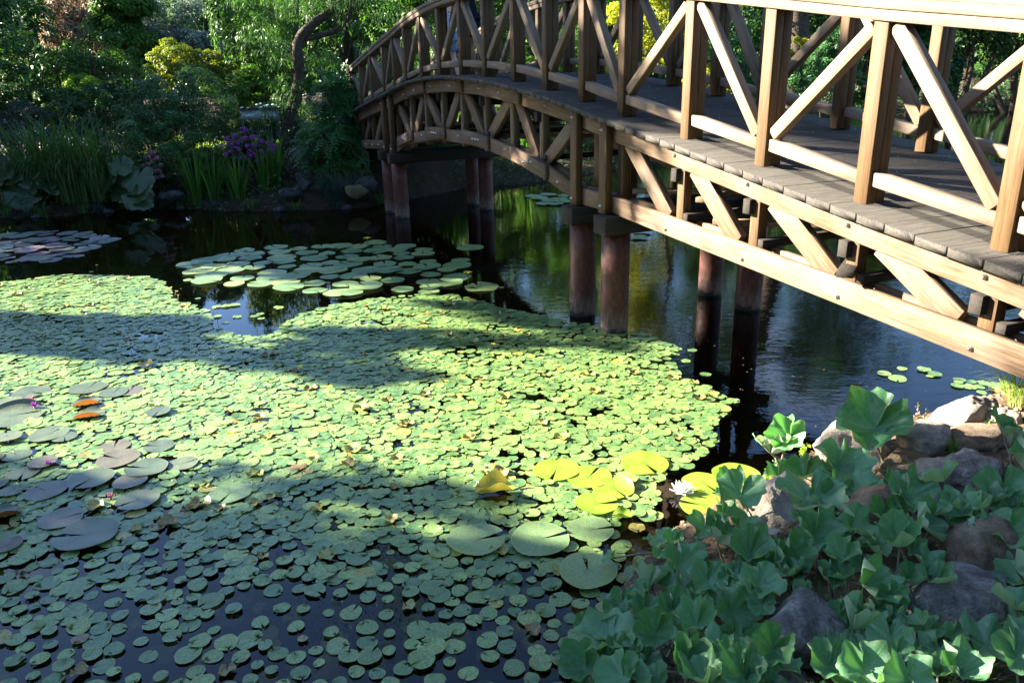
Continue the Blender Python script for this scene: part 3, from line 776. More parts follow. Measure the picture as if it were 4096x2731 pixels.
hang = spline([on_y(805, 330, 20.0), on_y(815, 355, 19.9), on_y(838, 372, 19.8), on_y(833, 400, 19.75), on_y(822, 412, 19.7)], 14)
hv, hf = tube(hang, .012, 5)
hang2 = spline([on_y(800, 320, 20.0), on_y(835, 345, 19.9), on_y(845, 352, 19.85), on_y(848, 375, 19.8), on_y(838, 392, 19.8)], 14)
hv2, hf2 = tube(hang2, .011, 5)
v_, q_, m_ = pinnate(np.concatenate([hang[6::2], hang2[5::3]]), np.concatenate([unit(4), unit(3)])*.5+[0, -.2, -.5], np.tile([0., -.8, .4], (7, 1)), RNG.uniform(.2, .32, 7))
V, Q, va = merge([tuple(ps[0][1:4]), tuple(ps2[0][1:4]), (v_, q_, np.full(len(v_), .6))])
sv, sf = join([(ps[1][1], ps[1][2]), (ps2[1][1], ps2[1][2]), (hv, hf), (hv2, hf2)])
plant('wisteria', 'wisteria with hanging feathered leaves climbing over the far end of the bridge', 'climber', [('foliage', V, Q, va, ML['wisteria']), ('vine', sv, sf, None, M_TWIG)], (c[0], 20.6, gz(c[0], 20.6)))

# weeping willow curtain and the leaning tree with feathery foliage
def willow(name, label, box, Y, n, H):
    x0, x1, y0 = box
    p0, p1 = on_y(x0, y0, Y), on_y(x1, y0, Y)
    tops = np.stack([RNG.uniform(p0[0], p1[0], n), RNG.uniform(Y-1.6, Y+1.6, n), p0[2]+RNG.uniform(-.6, .6, n)], 1)
    u = (tops[:, 0]-p0[0])/(p1[0]-p0[0])
    V, Q, a = strands(tops, H*RNG.uniform(.45, 1.1, n)*(.75+.5*np.sin(u*PI)), .10, .2, .035, .25)
    base = np.array([(p0[0]+p1[0])/2+.6, Y+.6, 0]); base[2] = gz(base[0], base[1])
    tv, tf = stems(base, [base[0], base[1], p0[2]], 2, .16, .12)
    return plant(name, label, 'tree', [('foliage', V, Q, a, ML['willow']), ('trunk', tv, tf, None, M_BARK)], base)
willow('weeping_willow', 'weeping willow with a bright hanging curtain beside the leaning trunk', (505, 668, -2), 30, 330, 3.6)
Yt = 22.6
tp = [on_y(x, y, Yt+dy) for x, y, dy in ((655, 300, 0), (668, 262, .05), (682, 215, .1), (686, 165, .1), (683, 115, .1), (692, 85, .15), (720, 55, .2), (757, 28, .3), (790, -5, .4), (820, -60, .5))]
tp[0][2] = gz(tp[0][0], Yt)-.1
tv, tf = tube(spline(tp, 34), np.interp(np.linspace(0, 1, 34), [0, .1, .3, .55, .8, 1], [.26, .2, .165, .14, .11, .07])*(1+.08*RNG.normal(size=34)), 12)
br = []
for pts, r in (([(690, 92, .15), (735, 82, .2), (775, 70, .1), (800, 45, 0), (806, 10, -.1), (800, -40, 0)], .085), ([(755, 30, .3), (762, 15, .3), (758, -50, .3)], .06), ([(760, 62, .1), (790, 30, .2), (840, 10, .3)], .03)):
    br.append(tube(spline([on_y(x, y, Yt+d) for x, y, d in pts], 14), np.linspace(r, r*.5, 14), 8))
bv, bf = join(br)
its = []
for (x, y, r, n, dy) in ((590, -30, 1.1, 1500, .5), (735, 150, .55, 700, .2), (665, 205, .5, 650, .1), (640, 262, .55, 700, -.1), (770, -20, .8, 1100, -.3), (700, 20, .7, 900, .3), (640, -240, 2.2, 3200, .8), (800, -300, 2.4, 3200, .5), (520, -260, 2.0, 2600, .4), (620, -420, 2.6, 3600, -2.5), (800, -480, 2.8, 3800, -3.5), (980, -420, 2.6, 3400, -2.0), (470, -480, 2.6, 3200, -3.0), (900, -620, 2.8, 3600, -5.5), (700, -640, 2.8, 3600, -5.5), (640, 130, .55, 700, .3), (600, 80, .6, 700, .5), (850, 30, .9, 1100, .3), (900, -40, .9, 900, .4), (700, 260, .5, 500, 0)):  # high clumps above the view are added to darken bridge and bank
    p = on_y(x, y, Yt+dy)
    its.append(crown(p, (r, r*.8, r*.9), n, .15, .018, 24, .34, up=.2, droop=.7, out=.5))
V, Q, a = merge(its)
plant('leaning_tree', 'leaning tree with a dark curved trunk and feathery drooping sprays beside the bridge', 'tree', [('trunk', tv, tf, None, M_BARK), ('branch', bv, bf, None, M_BARK), ('foliage', V, Q, a, ML['feather'])], tp[0])

# trees behind the far end of the bridge
def tree(name, label, box, Y, mat, n, L, W, trunk, group=None, r=.16, dep=.8, **kw):
    x0, x1, y0, y1 = box
    a, b = on_y(x0, (y0+y1)/2, Y), on_y(x1, (y0+y1)/2, Y); zt, zb = on_y((x0+x1)/2, y0, Y)[2], on_y((x0+x1)/2, y1, Y)[2]
    c = np.array([(a[0]+b[0])/2, Y, (zt+zb)/2]); rad = np.array([(b[0]-a[0])/2, (b[0]-a[0])/2*dep, (zt-zb)/2])
    V, Q, v = crown(c, rad, n, L, W, kw.pop('sub', 70), kw.pop('subr', .22), **kw)
    t = on_y(trunk, y1, Y); g_ = gz(t[0], Y)
    p = spline([[t[0], Y, g_-.1], [t[0]+.15, Y, g_+(zb-g_)*.6], [c[0], Y, c[2]]], 12)
    bs = [tube(p, np.linspace(r, r*.45, 12)*(1+.06*RNG.normal(size=12)), 10)]
    for i in range(6):
        q = p[RNG.integers(5, 11)]; e = c+unit(1)[0]*rad*.7
        bs.append(tube(spline([q, (q+e)/2+RNG.normal(0, .15, 3), e], 7), np.linspace(r*.4, r*.1, 7), 6))
    sv, sf = join(bs)
    return plant(name, label, 'tree', [('foliage', V, Q, v, ML[mat]), ('trunk', sv, sf, None, M_BARK)], (t[0], Y, g_), group)
tree('broadleaf_tree', 'broadleaf tree with sun dappled leaves right behind the leaning trunk', (690, 905, -90, 150), 36, 'mid', 9000, .17, .09, 778, sub=90, subr=.2)
tree('broadleaf_tree', 'second dappled tree whose trunk forks low behind the far handrail', (820, 1060, -120, 165), 39, 'bright', 8500, .19, .09, 800, sub=90, subr=.2)
tree('birch_tree', 'loose green tree beyond the walkers on the bridge', (1000, 1260, -160, 150), 40, 'mid', 9000, .18, .09, 1120, sub=90, subr=.2)
shrub('hedge_shrub', 'shadowy shrub behind the far handrail and the wisteria', 'shrub', (800, 1010, 110, 215), 31, 'feather', 4200, .12, .04, 50, .22)
shrub('hedge_shrub', 'leafy green shrub behind the two walkers', 'shrub', (1000, 1185, 40, 200), 31, 'mid', 6000, .12, .06, 60, .22)
shrub('sunlit_shrub', 'sunlit light green shrub seen through the bridge railing before the yellow conifer', 'shrub', (1160, 1420, 50, 215), 31.5, 'bright', 8500, .12, .06, 80, .2)
tree('green_tree', 'bushy tree rising behind the sunlit shrub and the railing', (1170, 1480, -260, 110), 41, 'mid', 8000, .2, .10, 1300, sub=80, subr=.22)

# more of the planting behind and between
for (x0, x1, y0, y1, Y, mt, n, lab) in ((-60, 110, 130, 330, 25, 'dark', 6000, 'dark mass of shrub in the shaded corner under the corner tree'), (80, 200, 190, 300, 24.5, 'mid', 4500, 'shaded leafy shrub below the twiggy one, left of the azaleas'), (215, 330, 180, 300, 25, 'dark', 4500, 'dark shrub squeezed between the lime bush and the big azalea'),
  (250, 420, 60, 200, 32, 'mid', 6000, 'green shrub between the bright young tree and the golden shrub'), (420, 560, 60, 190, 33, 'silver', 6000, 'smaller silvery shrub just above the orange tinted one'), (640, 720, 165, 250, 30, 'bright', 4000, 'sunny wildflower bush at the meadow edge next to the leaning trunk'), (560, 690, 60, 190, 34, 'mid', 6500, 'bushy green shrub behind the willow curtain')):
    shrub('garden_shrub', lab, 'shrub', (x0, x1, y0, y1), Y, mt, n, .10, .05, 50, .22)
for (X, Y, r, h) in ((-34, 38, 4.5, 13), (-27, 42, 4.5, 12), (-21, 44, 4, 9), (-15, 47, 4.5, 9), (-9, 48, 4.2, 9), (-3, 46, 4, 12), (4, 48, 4.5, 13), (11, 52, 4.5, 15), (17, 56, 4.0, 20), (25, 57, 4.2, 21), (34, 60, 4.5, 19), (41, 60, 4.5, 20)):
    g_ = gz(X, Y); V, Q, v = crown([X, Y, g_+h*.5], [r, r, h*.5], 7000, .34, .17, 80, .22, low=-.95, dome=.8)
    sv, sf = tube([[X, Y, g_-.1], [X, Y, g_+h*.4], [X+.2, Y, g_+h*.7]], [.25, .2, .1], 8)
    plant('park_tree', 'tall dark broadleaf tree in the belt that closes the garden at the back', 'tree', [('foliage', V, Q, v, ML['dark']), ('trunk', sv, sf, None, M_BARK)], (X, Y, g_), 'belt of tall trees behind the garden')
for (X, Y, r, z0, z1, lab) in ((-20.5, 22.6, 3.0, 3.6, 13.5, 'unseen tall tree added so its high crown shades the sedge corner'),):  # crown out of view, added to darken the far bank
    g_ = gz(X, Y); V, Q, v = crown([X, Y, (z0+z1)/2], [r, r*.85, (z1-z0)/2], 9000, .22, .12, 90, .22, low=-.95)
    sv, sf = tube(spline([[X, Y, g_-.1], [X+.15, Y, z0*.6], [X, Y, (z0+z1)/2]], 9), np.linspace(.2, .09, 9), 9)
    plant('tall_tree', lab, 'tree', [('foliage', V, Q, v, ML['mid']), ('trunk', sv, sf, None, M_BARK)], (X, Y, g_))
n = 85000
X = RNG.uniform(-28, 12, n); Yy = RNG.uniform(18.5, 40, n); d_ = pond_sd(X, Yy); k = (d_ > -.05) & ((np.abs((np.stack([X, Yy], 1)-BO)@WV-1.06) > 1.5) | (-(np.stack([X, Yy], 1)-BO)@DV < 15.6)) & ~((X > -5.6) & (X < -2.6) & (d_ < .7)); k &= ~((X > -9) & (Yy > 26) & (X < 2) & (Yy < 40) & (RNG.random(n) < .9)); k &= (d_ < 1.2) | (np.sin(X*2.3+np.sin(Yy*1.7))*np.cos(Yy*2.9) > -.55); X, Yy = X[k], Yy[k]; n = len(X)
P = np.stack([X, Yy, ground(X, Yy)+RNG.random(n)**1.5*np.clip(.16+.4*(pond_sd(X, Yy)-.2), .1, .55)], 1)
V, Q = leaf_quads(P, unit(n)*.5+[0, -.2, .7], unit(n), RNG.uniform(.06, .13, n), .055)
o = part('undergrowth', V, [Q], ML['dark'], None, {'var': np.repeat(np.clip(RNG.normal(.5, .25, n), 0, 1), 4)}); tag(o, 'low leafy undergrowth covering the far bank', 'ground cover', kind='stuff')
n = 40000; X = RNG.uniform(3, 48, n); Yy = RNG.uniform(24, 62, n); d_ = pond_sd(X, Yy); k = (d_ > -.2) & (d_ < 9); X, Yy, d_ = X[k], Yy[k], d_[k]; n = len(X)
P = np.stack([X, Yy, ground(X, Yy)+RNG.random(n)*np.clip(.3+.5*d_, .2, 1.8)*(.6+.4*np.sin(X*1.3)*np.cos(Yy*1.1))], 1)
V, Q = leaf_quads(P, unit(n)*.5+[-.2, -.3, .6], unit(n), RNG.uniform(.14, .3, n), .12)
o = part('shore_growth', V, [Q], ML['dark'], None, {'var': np.repeat(np.clip(RNG.normal(.5, .25, n), 0, 1), 4)}); tag(o, 'dark tangled growth along the far right shore', 'ground cover', kind='stuff')

# meadow and path
def lawn(x, y): return ((y > 24.5) & (pond_sd(x, y) > 2.0))
n = 26000
X = RNG.uniform(-12, 1, n); Yy = RNG.uniform(25, 44, n); k = lawn(X, Yy) & (RNG.random(n) < .9); X, Yy = X[k], Yy[k]; n = len(X)
P = np.stack([X, Yy, ground(X, Yy)], 1); az = RNG.uniform(0, 2*PI, n)
V, Q = leaf_quads(P, np.stack([np.cos(az), np.sin(az), 0*az+.15], 1), np.tile([0., 0, 1], (n, 1))+unit(n)*.35, RNG.uniform(.12, .42, n), .03)
o = part('grass', V, [Q], ML['turf'], None, {'var': np.repeat(np.clip(RNG.normal(.5, .25, n), 0, 1), 4)}); tag(o, 'sunny meadow grass beyond the leaning tree', 'grass', kind='stuff')
pp = spline([on_z(640, 262, .9), on_z(690, 237, 1.1), on_z(735, 232, 1.2), on_z(800, 225, 1.3)], 20)
V, Q = [], []
for i, p in enumerate(pp):
    t = pp[min(i+1, 19)]-pp[max(i-1, 0)]; s_ = np.array([-t[1], t[0]])/np.hypot(t[0], t[1])
    for u in (-.7, .7):
        q = p[:2]+s_*u; V.append([q[0], q[1], gz(q[0], q[1])+.06])
Q = np.array([[2*i, 2*i+1, 2*i+3, 2*i+2] for i in range(19)])
o = part('path', V, [Q], plain('pale gravel path', (.22, .2, .18), (.36, .34, .31), 20, .9)); o['kind'] = 'structure'

# ================================================================== the bank beyond the bridge, seen through the railing
def conifer(name, label, box, Y, mat, n, L, W, k=1, r=.12, **kw):
    return shrub(name, label, 'conifer', box, Y, mat, n, L, W, kw.pop('sub', 80), kw.pop('subr', .2), up=.15, droop=kw.pop('droop', -.15), out=.9, k=k, r=r, **kw)
conifer('golden_conifer', 'tall golden yellow conifer shining through the bridge railing', (1395, 1570, -330, 205), 30.5, 'yellow', 9500, .16, .045, sub=110, subr=.17)
conifer('spreading_juniper', 'spreading green juniper to the far side of the golden conifer', (1555, 1730, 20, 215), 30, 'juniper', 9000, .17, .03, sub=90, subr=.19, k=4, r=.05)
conifer('golden_juniper', 'low golden juniper at the foot of the tall dark trunk', (1560, 1690, 150, 215), 28.8, 'yellow', 2600, .12, .04, sub=40, subr=.24)
conifer('golden_juniper', 'small golden juniper just before the tall dark trunk', (1785, 1860, 85, 185), 30.2, 'yellow', 2300, .12, .04, sub=26, subr=.26)
conifer('spreading_juniper', 'feathery juniper beside the reeds, brighter than the trees behind', (1845, 1975, 50, 215), 31, 'juniper', 7000, .17, .03, sub=70, subr=.21, k=3, r=.05)
conifer('spreading_juniper', 'low dark juniper mat over the shore under the dark trunk', (1700, 1960, 150, 228), 29.6, 'juniper', 5200, .15, .03, sub=70, subr=.2)
tp = [on_y(1832, y, 36) for y in (230, 150, 60, -60, -300)]; tp[0][2] = .2
tv, tf = tube(spline(tp, 16), np.linspace(.55, .42, 16)*(1+.03*RNG.normal(size=16)), 14)
V, Q, a = merge([crown(on_y(x, y, 36+d), (3.2, 2.6, 2.6), 4200, .24, .09, 40, .26, low=-.9) for x, y, d in ((1830, -300, 0), (1700, -160, 1), (1990, -180, 1.5), (1600, -330, 1), (2080, -340, 1), (1760, 10, 2.5), (1930, 0, 2.5))])
plant('old_pine', 'tree with a thick straight dark trunk standing over the junipers', 'tree', [('trunk', tv, tf, None, M_BARK), ('foliage', V, Q, a, ML['dark'])], tp[0])
for (x, Y, n, H, lab) in ((1945, 28.6, 120, 2.2, 'tall reed bed between the feathery juniper and the pink roses'), (1985, 28.4, 90, 1.7, 'shorter reed clump in front of the pink roses'), (1160, 26.4, 50, 1.3, 'reed clump below the sunlit shrub')):
    tuft('reed_clump', lab, 'reeds', x, 235, Y, 'iris', n, H, .03, .55, 'reed clumps on the bank beyond the bridge', lean=.25, droop=.15)
shrub('rose_bush', 'rose bush dotted with pink and red blooms beside the reeds', 'flowering shrub', (1955, 2040, 175, 250), 29.2, 'mid', 3000, .08, .05, 30, .26, extra=heads('rose', [(-.6, .4), (-.2, .5), (.1, .1), (.3, .5), (-.4, 0), (.5, -.1), (-.1, -.3), (.7, .3)], .07, 30, .05))
for i, (x0, x1, y0, y1, Y, lab) in enumerate(((1960, 2170, -200, 225, 42, 'dense dark tree behind the reeds and roses'), (2120, 2330, -160, 255, 48, 'dark bushy tree leaning over the far water'), (2270, 2480, -200, 262, 50, 'dark tree closing the far end of the pond'), (2040, 2200, 90, 245, 38.5, 'shaded shrub at the edge of the far water'), (1700, 1960, -140, 150, 43, 'dark tree mass behind the thick trunk'), (2440, 2760, -260, 262, 48, 'dark tree past the last visible railing post'))):
    shrub('shore_tree', lab, 'tree', (x0, x1, y0, y1), Y, 'dark' if i % 2 else 'mid', 7500, .26, .13, 80, .22, k=3, r=.2)
tp = [on_y(x, y, 45) for x, y in ((2090, 240), (2105, 190), (2130, 130), (2190, 60), (2290, 10))]
tv, tf = tube(spline(tp, 16), np.linspace(.34, .16, 16), 10)
V, Q, a = crown(on_y(2230, -20, 45), (4, 3, 2.6), 4200, .26, .12, 40, .28)
plant('bent_tree', 'dark tree whose bent trunk slants over the far water', 'tree', [('trunk', tv, tf, None, M_BARK), ('foliage', V, Q, a, ML['dark'])], tp[0])
# ================================================================== floating leaves
def to_px(P):
    P = np.atleast_2d(P); c, s = math.cos(PITCH), math.sin(PITCH); Zc = P[:, 2]-EYE
    d = P[:, 1]*c-Zc*s; u = P[:, 1]*s+Zc*c
    a, b = FPX*P[:, 0]/d, FPX*u/d; cr, sr = math.cos(ROLL), math.sin(ROLL)
    return np.stack([(2048+a*cr-b*sr)/1.7415, (1365.5-(a*sr+b*cr))/1.7415], 1), d
def inside(p, poly):
    x, y = p[:, 0], p[:, 1]; ins = np.zeros(len(p), bool); n = len(poly)
    for i in range(n):
        (ax, ay), (bx, by) = poly[i], poly[(i+1) % n]
        ins ^= ((ay > y) != (by > y)) & (x < (bx-ax)*(y-ay)/(by-ay+1e-12)+ax)
    return ins
def shore_poly(pts): return [tuple(on_z(x, y)[:2]) for x, y in pts]
def scatter(poly, dmin, tries, seed, dens=None):
    rng = np.random.default_rng(seed); poly = np.array(poly)
    lo, hi = poly.min(0), poly.max(0); cell = .12; H = {}; out = []
    C = rng.uniform(lo, hi, (tries, 2)); C = C[inside(C, [tuple(p) for p in poly])]
    for p in C:
        f = 1.0 if dens is None else dens(p)
        if f is None: continue
        m = dmin*f; k = (int(p[0]//cell), int(p[1]//cell)); R = int(m//cell)+1; ok = True
        for i in range(-R, R+1):
            for j in range(-R, R+1):
                for q in H.get((k[0]+i, k[1]+j), ()):
                    if (q[0]-p[0])**2+(q[1]-p[1])**2 < m*m: ok = False; break
                if not ok: break
            if not ok: break
        if ok: H.setdefault(k, []).append(p); out.append(p)
    return np.array(out)
def padmat(name, c0, c1, c2, c3, rough=.36, speck=.5, trans=.12, vein=0.0):
    m, nt, out = new_mat(name)
    va = attr(nt, 'var').outputs['Fac']; v = nt.nodes.new('ShaderNodeNewGeometry').outputs['Position']
    c = ramp(nt, va, [(0, c0), (.70, c1), (.86, c2), (1, c3)])
    n1 = noise(nt, v, 80, 3, .8); n2 = noise(nt, v, 14, 4, .6)
    c = mixc(nt, ramp(nt, n1, [(.43, 0), (.57, speck)]), c, tuple(.42*x for x in c0))
    c = mixc(nt, ramp(nt, n2, [(.55, 0), (.75, .4)]), c, tuple(.6*a+.4*b for a, b in zip(c2, c1)))
    h = n1
    if vein:
        pv = attr(nt, 'polar').outputs['Vector']; sp = nt.nodes.new('ShaderNodeSeparateXYZ'); nt.links.new(pv, sp.inputs[0])
        f = math_(nt, 'ABSOLUTE', math_(nt, 'SINE', math_(nt, 'ADD', math_(nt, 'MULTIPLY', sp.outputs[0], 7.0), math_(nt, 'MULTIPLY', n2, 1.2))))
        f = math_(nt, 'MULTIPLY', ramp(nt, f, [(0, 1), (.22, 0)]), ramp(nt, sp.outputs[1], [(.05, 1), (.9, .15)]))
        c = mixc(nt, math_(nt, 'MULTIPLY', f, vein), c, tuple(min(1, 1.7*x+.03) for x in c1)); h = math_(nt, 'ADD', f, math_(nt, 'MULTIPLY', n1, .3))
        edge = ramp(nt, sp.outputs[1], [(.93, 0), (1, .6)]); c = mixc(nt, edge, c, tuple(.6*a+.4*b for a, b in zip(c1, c2)))
        c = mixc(nt, ramp(nt, sp.outputs[1], [(0, .5), (.28, 0)]), c, tuple(.55*x for x in c0))
    p = princ(nt, None, c, rough, bump(nt, h, .25, .003), .5)
    t = nt.nodes.new('ShaderNodeBsdfTranslucent'); nt.links.new(c, t.inputs[0])
    mx = nt.nodes.new('ShaderNodeMixShader'); mx.inputs[0].default_value = trans
    nt.links.new(p.outputs[0], mx.inputs[1]); nt.links.new(t.outputs[0], mx.inputs[2]); nt.links.new(mx.outputs[0], out.inputs[0])
    return m
M_PAD = padmat('small floating leaf', (.055, .135, .052), (.225, .335, .095), (.34, .29, .06), (.18, .10, .04), .3, .62, .12, .3)
M_NUPHAR = padmat('broad lily leaf', (.10, .19, .085), (.20, .30, .12), (.30, .30, .07), (.28, .2, .06), .34, .4, .15, .5)
M_LIME = padmat('yellow green lily leaf', (.085, .21, .025), (.235, .35, .035), (.33, .34, .04), (.42, .26, .04), .34, .35, .25, .5)
M_BRONZE = padmat('bronze lily leaf', (.055, .08, .05), (.10, .13, .075), (.10, .085, .06), (.15, .07, .035), .32, .4, .12, .45)
M_MAUVE = padmat('mauve tinted lily leaf', (.10, .13, .11), (.19, .20, .17), (.22, .16, .19), (.2, .13, .14), .3, .25, .08, .15)
M_UNDER = padmat('rust underside', (.17, .06, .012), (.26, .10, .018), (.26, .12, .02), (.2, .07, .02), .5, .3, .3)

def disc(n=14, notch=.16, wob_=.05, lift=.0, seed=0, rings=(.55, 1.0), cup=0.0, wave=0.0, deep=.12):
    """a round leaf with a slit; radius 1; returns V, faces, polar"""
    r = np.random.default_rng(seed)
    a = np.linspace(notch, 2*PI-notch, n); ph = r.uniform(0, 6, 4)
    R = 1+wob_*np.sin(a*2+ph[0])+wob_*.7*np.sin(a*3+ph[1])+wob_*.4*np.sin(a*7+ph[2])
    V = [(deep, 0, 0)]; Pl = [(PI, 0, 0)]
    for q in rings:
        z = cup*q**2.5+wave*q*q*np.sin(a*4+ph[3])+(lift if q > .97 else 0)
        V += list(np.stack([R*q*np.cos(a), R*q*np.sin(a), z*np.ones(n)], 1)); Pl += [(x, q, 0) for x in a]
    F = [np.array([[0, 1+i, 2+i] for i in range(n-1)])]
    i = np.arange(n-1)
    for k in range(len(rings)-1):
        b = 1+k*n; F.append(np.stack([b+i, b+n+i, b+n+i+1, b+i+1], 1))
    return np.array(V), F, np.array(Pl)

MAT_PX = [(-60, 668), (0, 650), (70, 641), (150, 633), (250, 634), (335, 637), (372, 650), (392, 672), (392, 690), (440, 700), (478, 716), (486, 745), (520, 768), (585, 776), (640, 766), (662, 740),
  (700, 722), (765, 702), (850, 690), (960, 678), (1050, 680), (1140, 706), (1240, 728), (1330, 745), (1440, 764), (1500, 776), (1560, 800), (1540, 835), (1560, 868), (1625, 890), (1668, 925), (1665, 955), (1625, 985), (1640, 1020),
  (1590, 1062), (1530, 1085), (1500, 1110), (1520, 1150), (1480, 1200), (1450, 1260), (1430, 1330), (1380, 1420), (1330, 1490), (1285, 1600), (-620, 1640), (-560, 1100), (-420, 800), (-300, 690)]
mat_w = shore_poly(MAT_PX)
def dens(p):
    """spacing factor: packed in the middle, looser near the camera and at the rims"""
    y = p[1]; f = .50
    if y < 5.2: f = .50+.30*min(1, (5.2-y)/1.6)
    f *= .86+.5*(.5+.5*math.sin(p[0]*4.3+2.1*math.sin(p[1]*3.1))*math.cos(p[1]*5.2+1.7*math.sin(p[0]*2.9)))**2
    if y < 4.5 and p[0] > -1.9: f *= 1+.18*min(1, (4.5-y)/.8)*min(1, (p[0]+1.9)/.7)
    g_ = .5+.5*math.sin(p[0]*2.1+1.7*math.sin(p[1]*1.9))*math.cos(p[1]*2.7+math.sin(p[0]*1.3))
    if y < 4.7 and g_ > .82: return None if RNG.random() < .9 else f*1.2
    if g_ > .93: return f*1.5
    return f
pads = scatter(mat_w, .122, 300000, 3, dens)
# stray leaves outside the mat
strays = [(437, 618), (432, 645), (455, 688), (498, 706), (520, 704), (540, 702), (500, 728), (517, 742), (545, 729), (585, 726), (598, 722), (600, 733), (575, 590), (210, 626), (235, 640), (1085, 662), (1150, 661), (1205, 725), (1245, 717), (1620, 861), (1622, 890), (1655, 912),
  (1672, 925), (1684, 922), (1640, 958), (1660, 945), (1590, 805), (1575, 830), (1552, 815), (1480, 770), (1515, 790), (640, 707), (530, 606), (1400, 640), (1620, 985), (1640, 1012), (1615, 1040), (1580, 1072), (1505, 1135), (1485, 1165), (1508, 1185), (1430, 1255), (1470, 1288), (1455, 1310), (1440, 1335), (1443, 1362)]
rightpads = [(x/2.613, y/2.613) for x, y in ((355, 250), (543, 195), (497, 302), (770, 215), (885, 262), (835, 278), (1145, 322), (1130, 350), (1270, 345), (1240, 388), (1340, 390), (1395, 352), (1375, 447), (1125, 380), (1530, 365), (1520, 392), (1520, 437), (1610, 372))]
rightpads = [((3400+x)/1.7415, (1400+y)/1.7415) for x, y in rightpads]
extra = np.array([on_z(*q)[:2] for q in strays+rightpads])
BIG = [  # x, y, width in the view, material, kind, rotation, label
 (1278, 1082, 108, 'L', 0, 4.4, 'yellow green lily leaf with a small round leaf lying on it'),
 (1352, 1100, 104, 'L', 0, 1.0, 'yellow green lily leaf half covered by the folded bright one'),
 (1408, 1126, 100, 'L', 1, 5.2, 'bright lily leaf with one edge folded over and dark green'),
 (1480, 1070, 110, 'L', 0, 5.1, 'yellow green lily leaf split by a notch, alone beyond the folded one'),
 (1370, 1165, 98, 'L', 0, .1, 'fresh green round lily leaf just below the folded bright one'),
 (1356, 1220, 106, 'N', 0, .15, 'green lily leaf with a wide notch, above the heart shaped leaf'),
 (1428, 1192, 46, 'L', 2, 3.0, 'small lily leaf standing on edge beside the algae mound'),
 (1094, 1246, 132, 'N', 0, .35, 'dark green lily leaf with a brown hole at its centre'),
 (1240, 1245, 138, 'N', 0, .3, 'big dull green lily leaf with a long slit beside the holed one'),
 (1350, 1320, 136, 'N', 0, 1.6, 'heart shaped dull green lily leaf close to the bank plants'),
 (1614, 1112, 96, 'L', 0, 5.2, 'lit lily leaf right behind the white flower'),
 (1690, 1096, 112, 'L', 0, 4.2, 'mottled yellow lily leaf farthest out along the stony bank'),
 (1616, 1166, 112, 'L', 0, 2.8, 'yellow green lily leaf below the white flower'),
 (1660, 1200, 100, 'L', 0, .7, 'yellowish lily leaf tucked under the bank plants'),
 (1136, 1134, 92, 'Y', 2, .2, 'curled lily leaf turning yellow with a ragged brown edge'),
 (530, 1135, 96, 'N', 0, 4.5, 'dull lily leaf with a dark notch, alone in the small leaves'),
 (200, 930, 62, 'U', 3, .4, 'bronze leaf with curled orange underside, the farther of two'),
 (206, 958, 64, 'U', 3, .3, 'bronze leaf with curled orange underside, the nearer of two'),
 (12, 1188, 70, 'U', 3, .6, 'dark leaf curled up with an orange rim at the picture edge'),
 (200, 1236, 134, 'B', 0, 3.2, 'largest dull leaf in the bronze group, nearest to the camera'),
 (30, 957, 136, 'B', 1, .4, 'large green leaf with a pale turned up edge beside the pink bud')]
LEFT = [(204, 893, 92), (262, 905, 70), (72, 905, 90), (20, 930, 70), (115, 1003, 92), (18, 1010, 70), (262, 1030, 80), (366, 1028, 78), (272, 1058, 104), (338, 1081, 106), (300, 1112, 84), (212, 1108, 110), (106, 1130, 104), (55, 1090, 80), (142, 1196, 108), (318, 1155, 106), (28, 1135, 60), (100, 1068, 70), (420, 1068, 76), (40, 1050, 70), (-30, 1060, 80), (-20, 1120, 80), (150, 1010, 60), (365, 952, 60), (300, 900, 66), (20, 1255, 70), (150, 1010, 40)]
def pxw(x, y, w): return np.linalg.norm(on_z(x+w/2, y)-on_z(x-w/2, y))/2
bigpos = [(on_z(b[0], b[1])[:2], pxw(*b[:3])) for b in BIG]+[(on_z(x, y)[:2], pxw(x, y, w)) for x, y, w in LEFT]
keep = np.ones(len(pads), bool)
for p, r in bigpos: keep &= np.hypot(pads[:, 0]-p[0], pads[:, 1]-p[1]) > r*.86
mound = on_z(1490, 1290)[:2]
keep &= (np.hypot((pads[:, 0]-mound[0])/.42, (pads[:, 1]-mound[1])/.5) > 1) | (RNG.random(len(pads)) < .3)
pads = pads[keep]
n_mat = len(pads)
pads = np.concatenate([pads, extra])
px, dist = to_px(np.concatenate([pads, np.zeros((len(pads), 1))], 1))
inframe = (px[:, 0] > -12) & (px[:, 0] < 2365) & (px[:, 1] < 1580)
rad = .0525*np.clip(np.exp(RNG.normal(0, .24, len(pads))), .5, 1.5); rad[n_mat+len(strays):] *= 1.15
var = np.clip(RNG.beta(1.5, 1.7, len(pads))*.72, 0, 1)
clus = .5+.5*np.sin(pads[:, 0]*2.6+1.9*np.sin(pads[:, 1]*1.7))*np.cos(pads[:, 1]*2.2+1.3*np.sin(pads[:, 0]*1.9))
old = RNG.random(len(pads)) < .015+.13*clus**3*np.clip((pads[:, 0]+6)/5, .25, 1); var[old] = RNG.uniform(.78, 1, old.sum())
size = np.where(inframe, rad/dist, 0); order = np.argsort(-size); solo = set(order[:300].tolist()); 
shapes = [disc(17, RNG.uniform(.03, .14), RNG.uniform(.02, .06), .0, i, (.5, 1.0), cup=RNG.uniform(-.02, .08), wave=RNG.uniform(.0, .06), deep=RNG.uniform(.3, .75)) for i in range(12)]
curl = [disc(15, .25, .1, .0, 40+i, (.5, .8, 1.0), cup=.35, wave=.22, deep=.2) for i in range(4)]
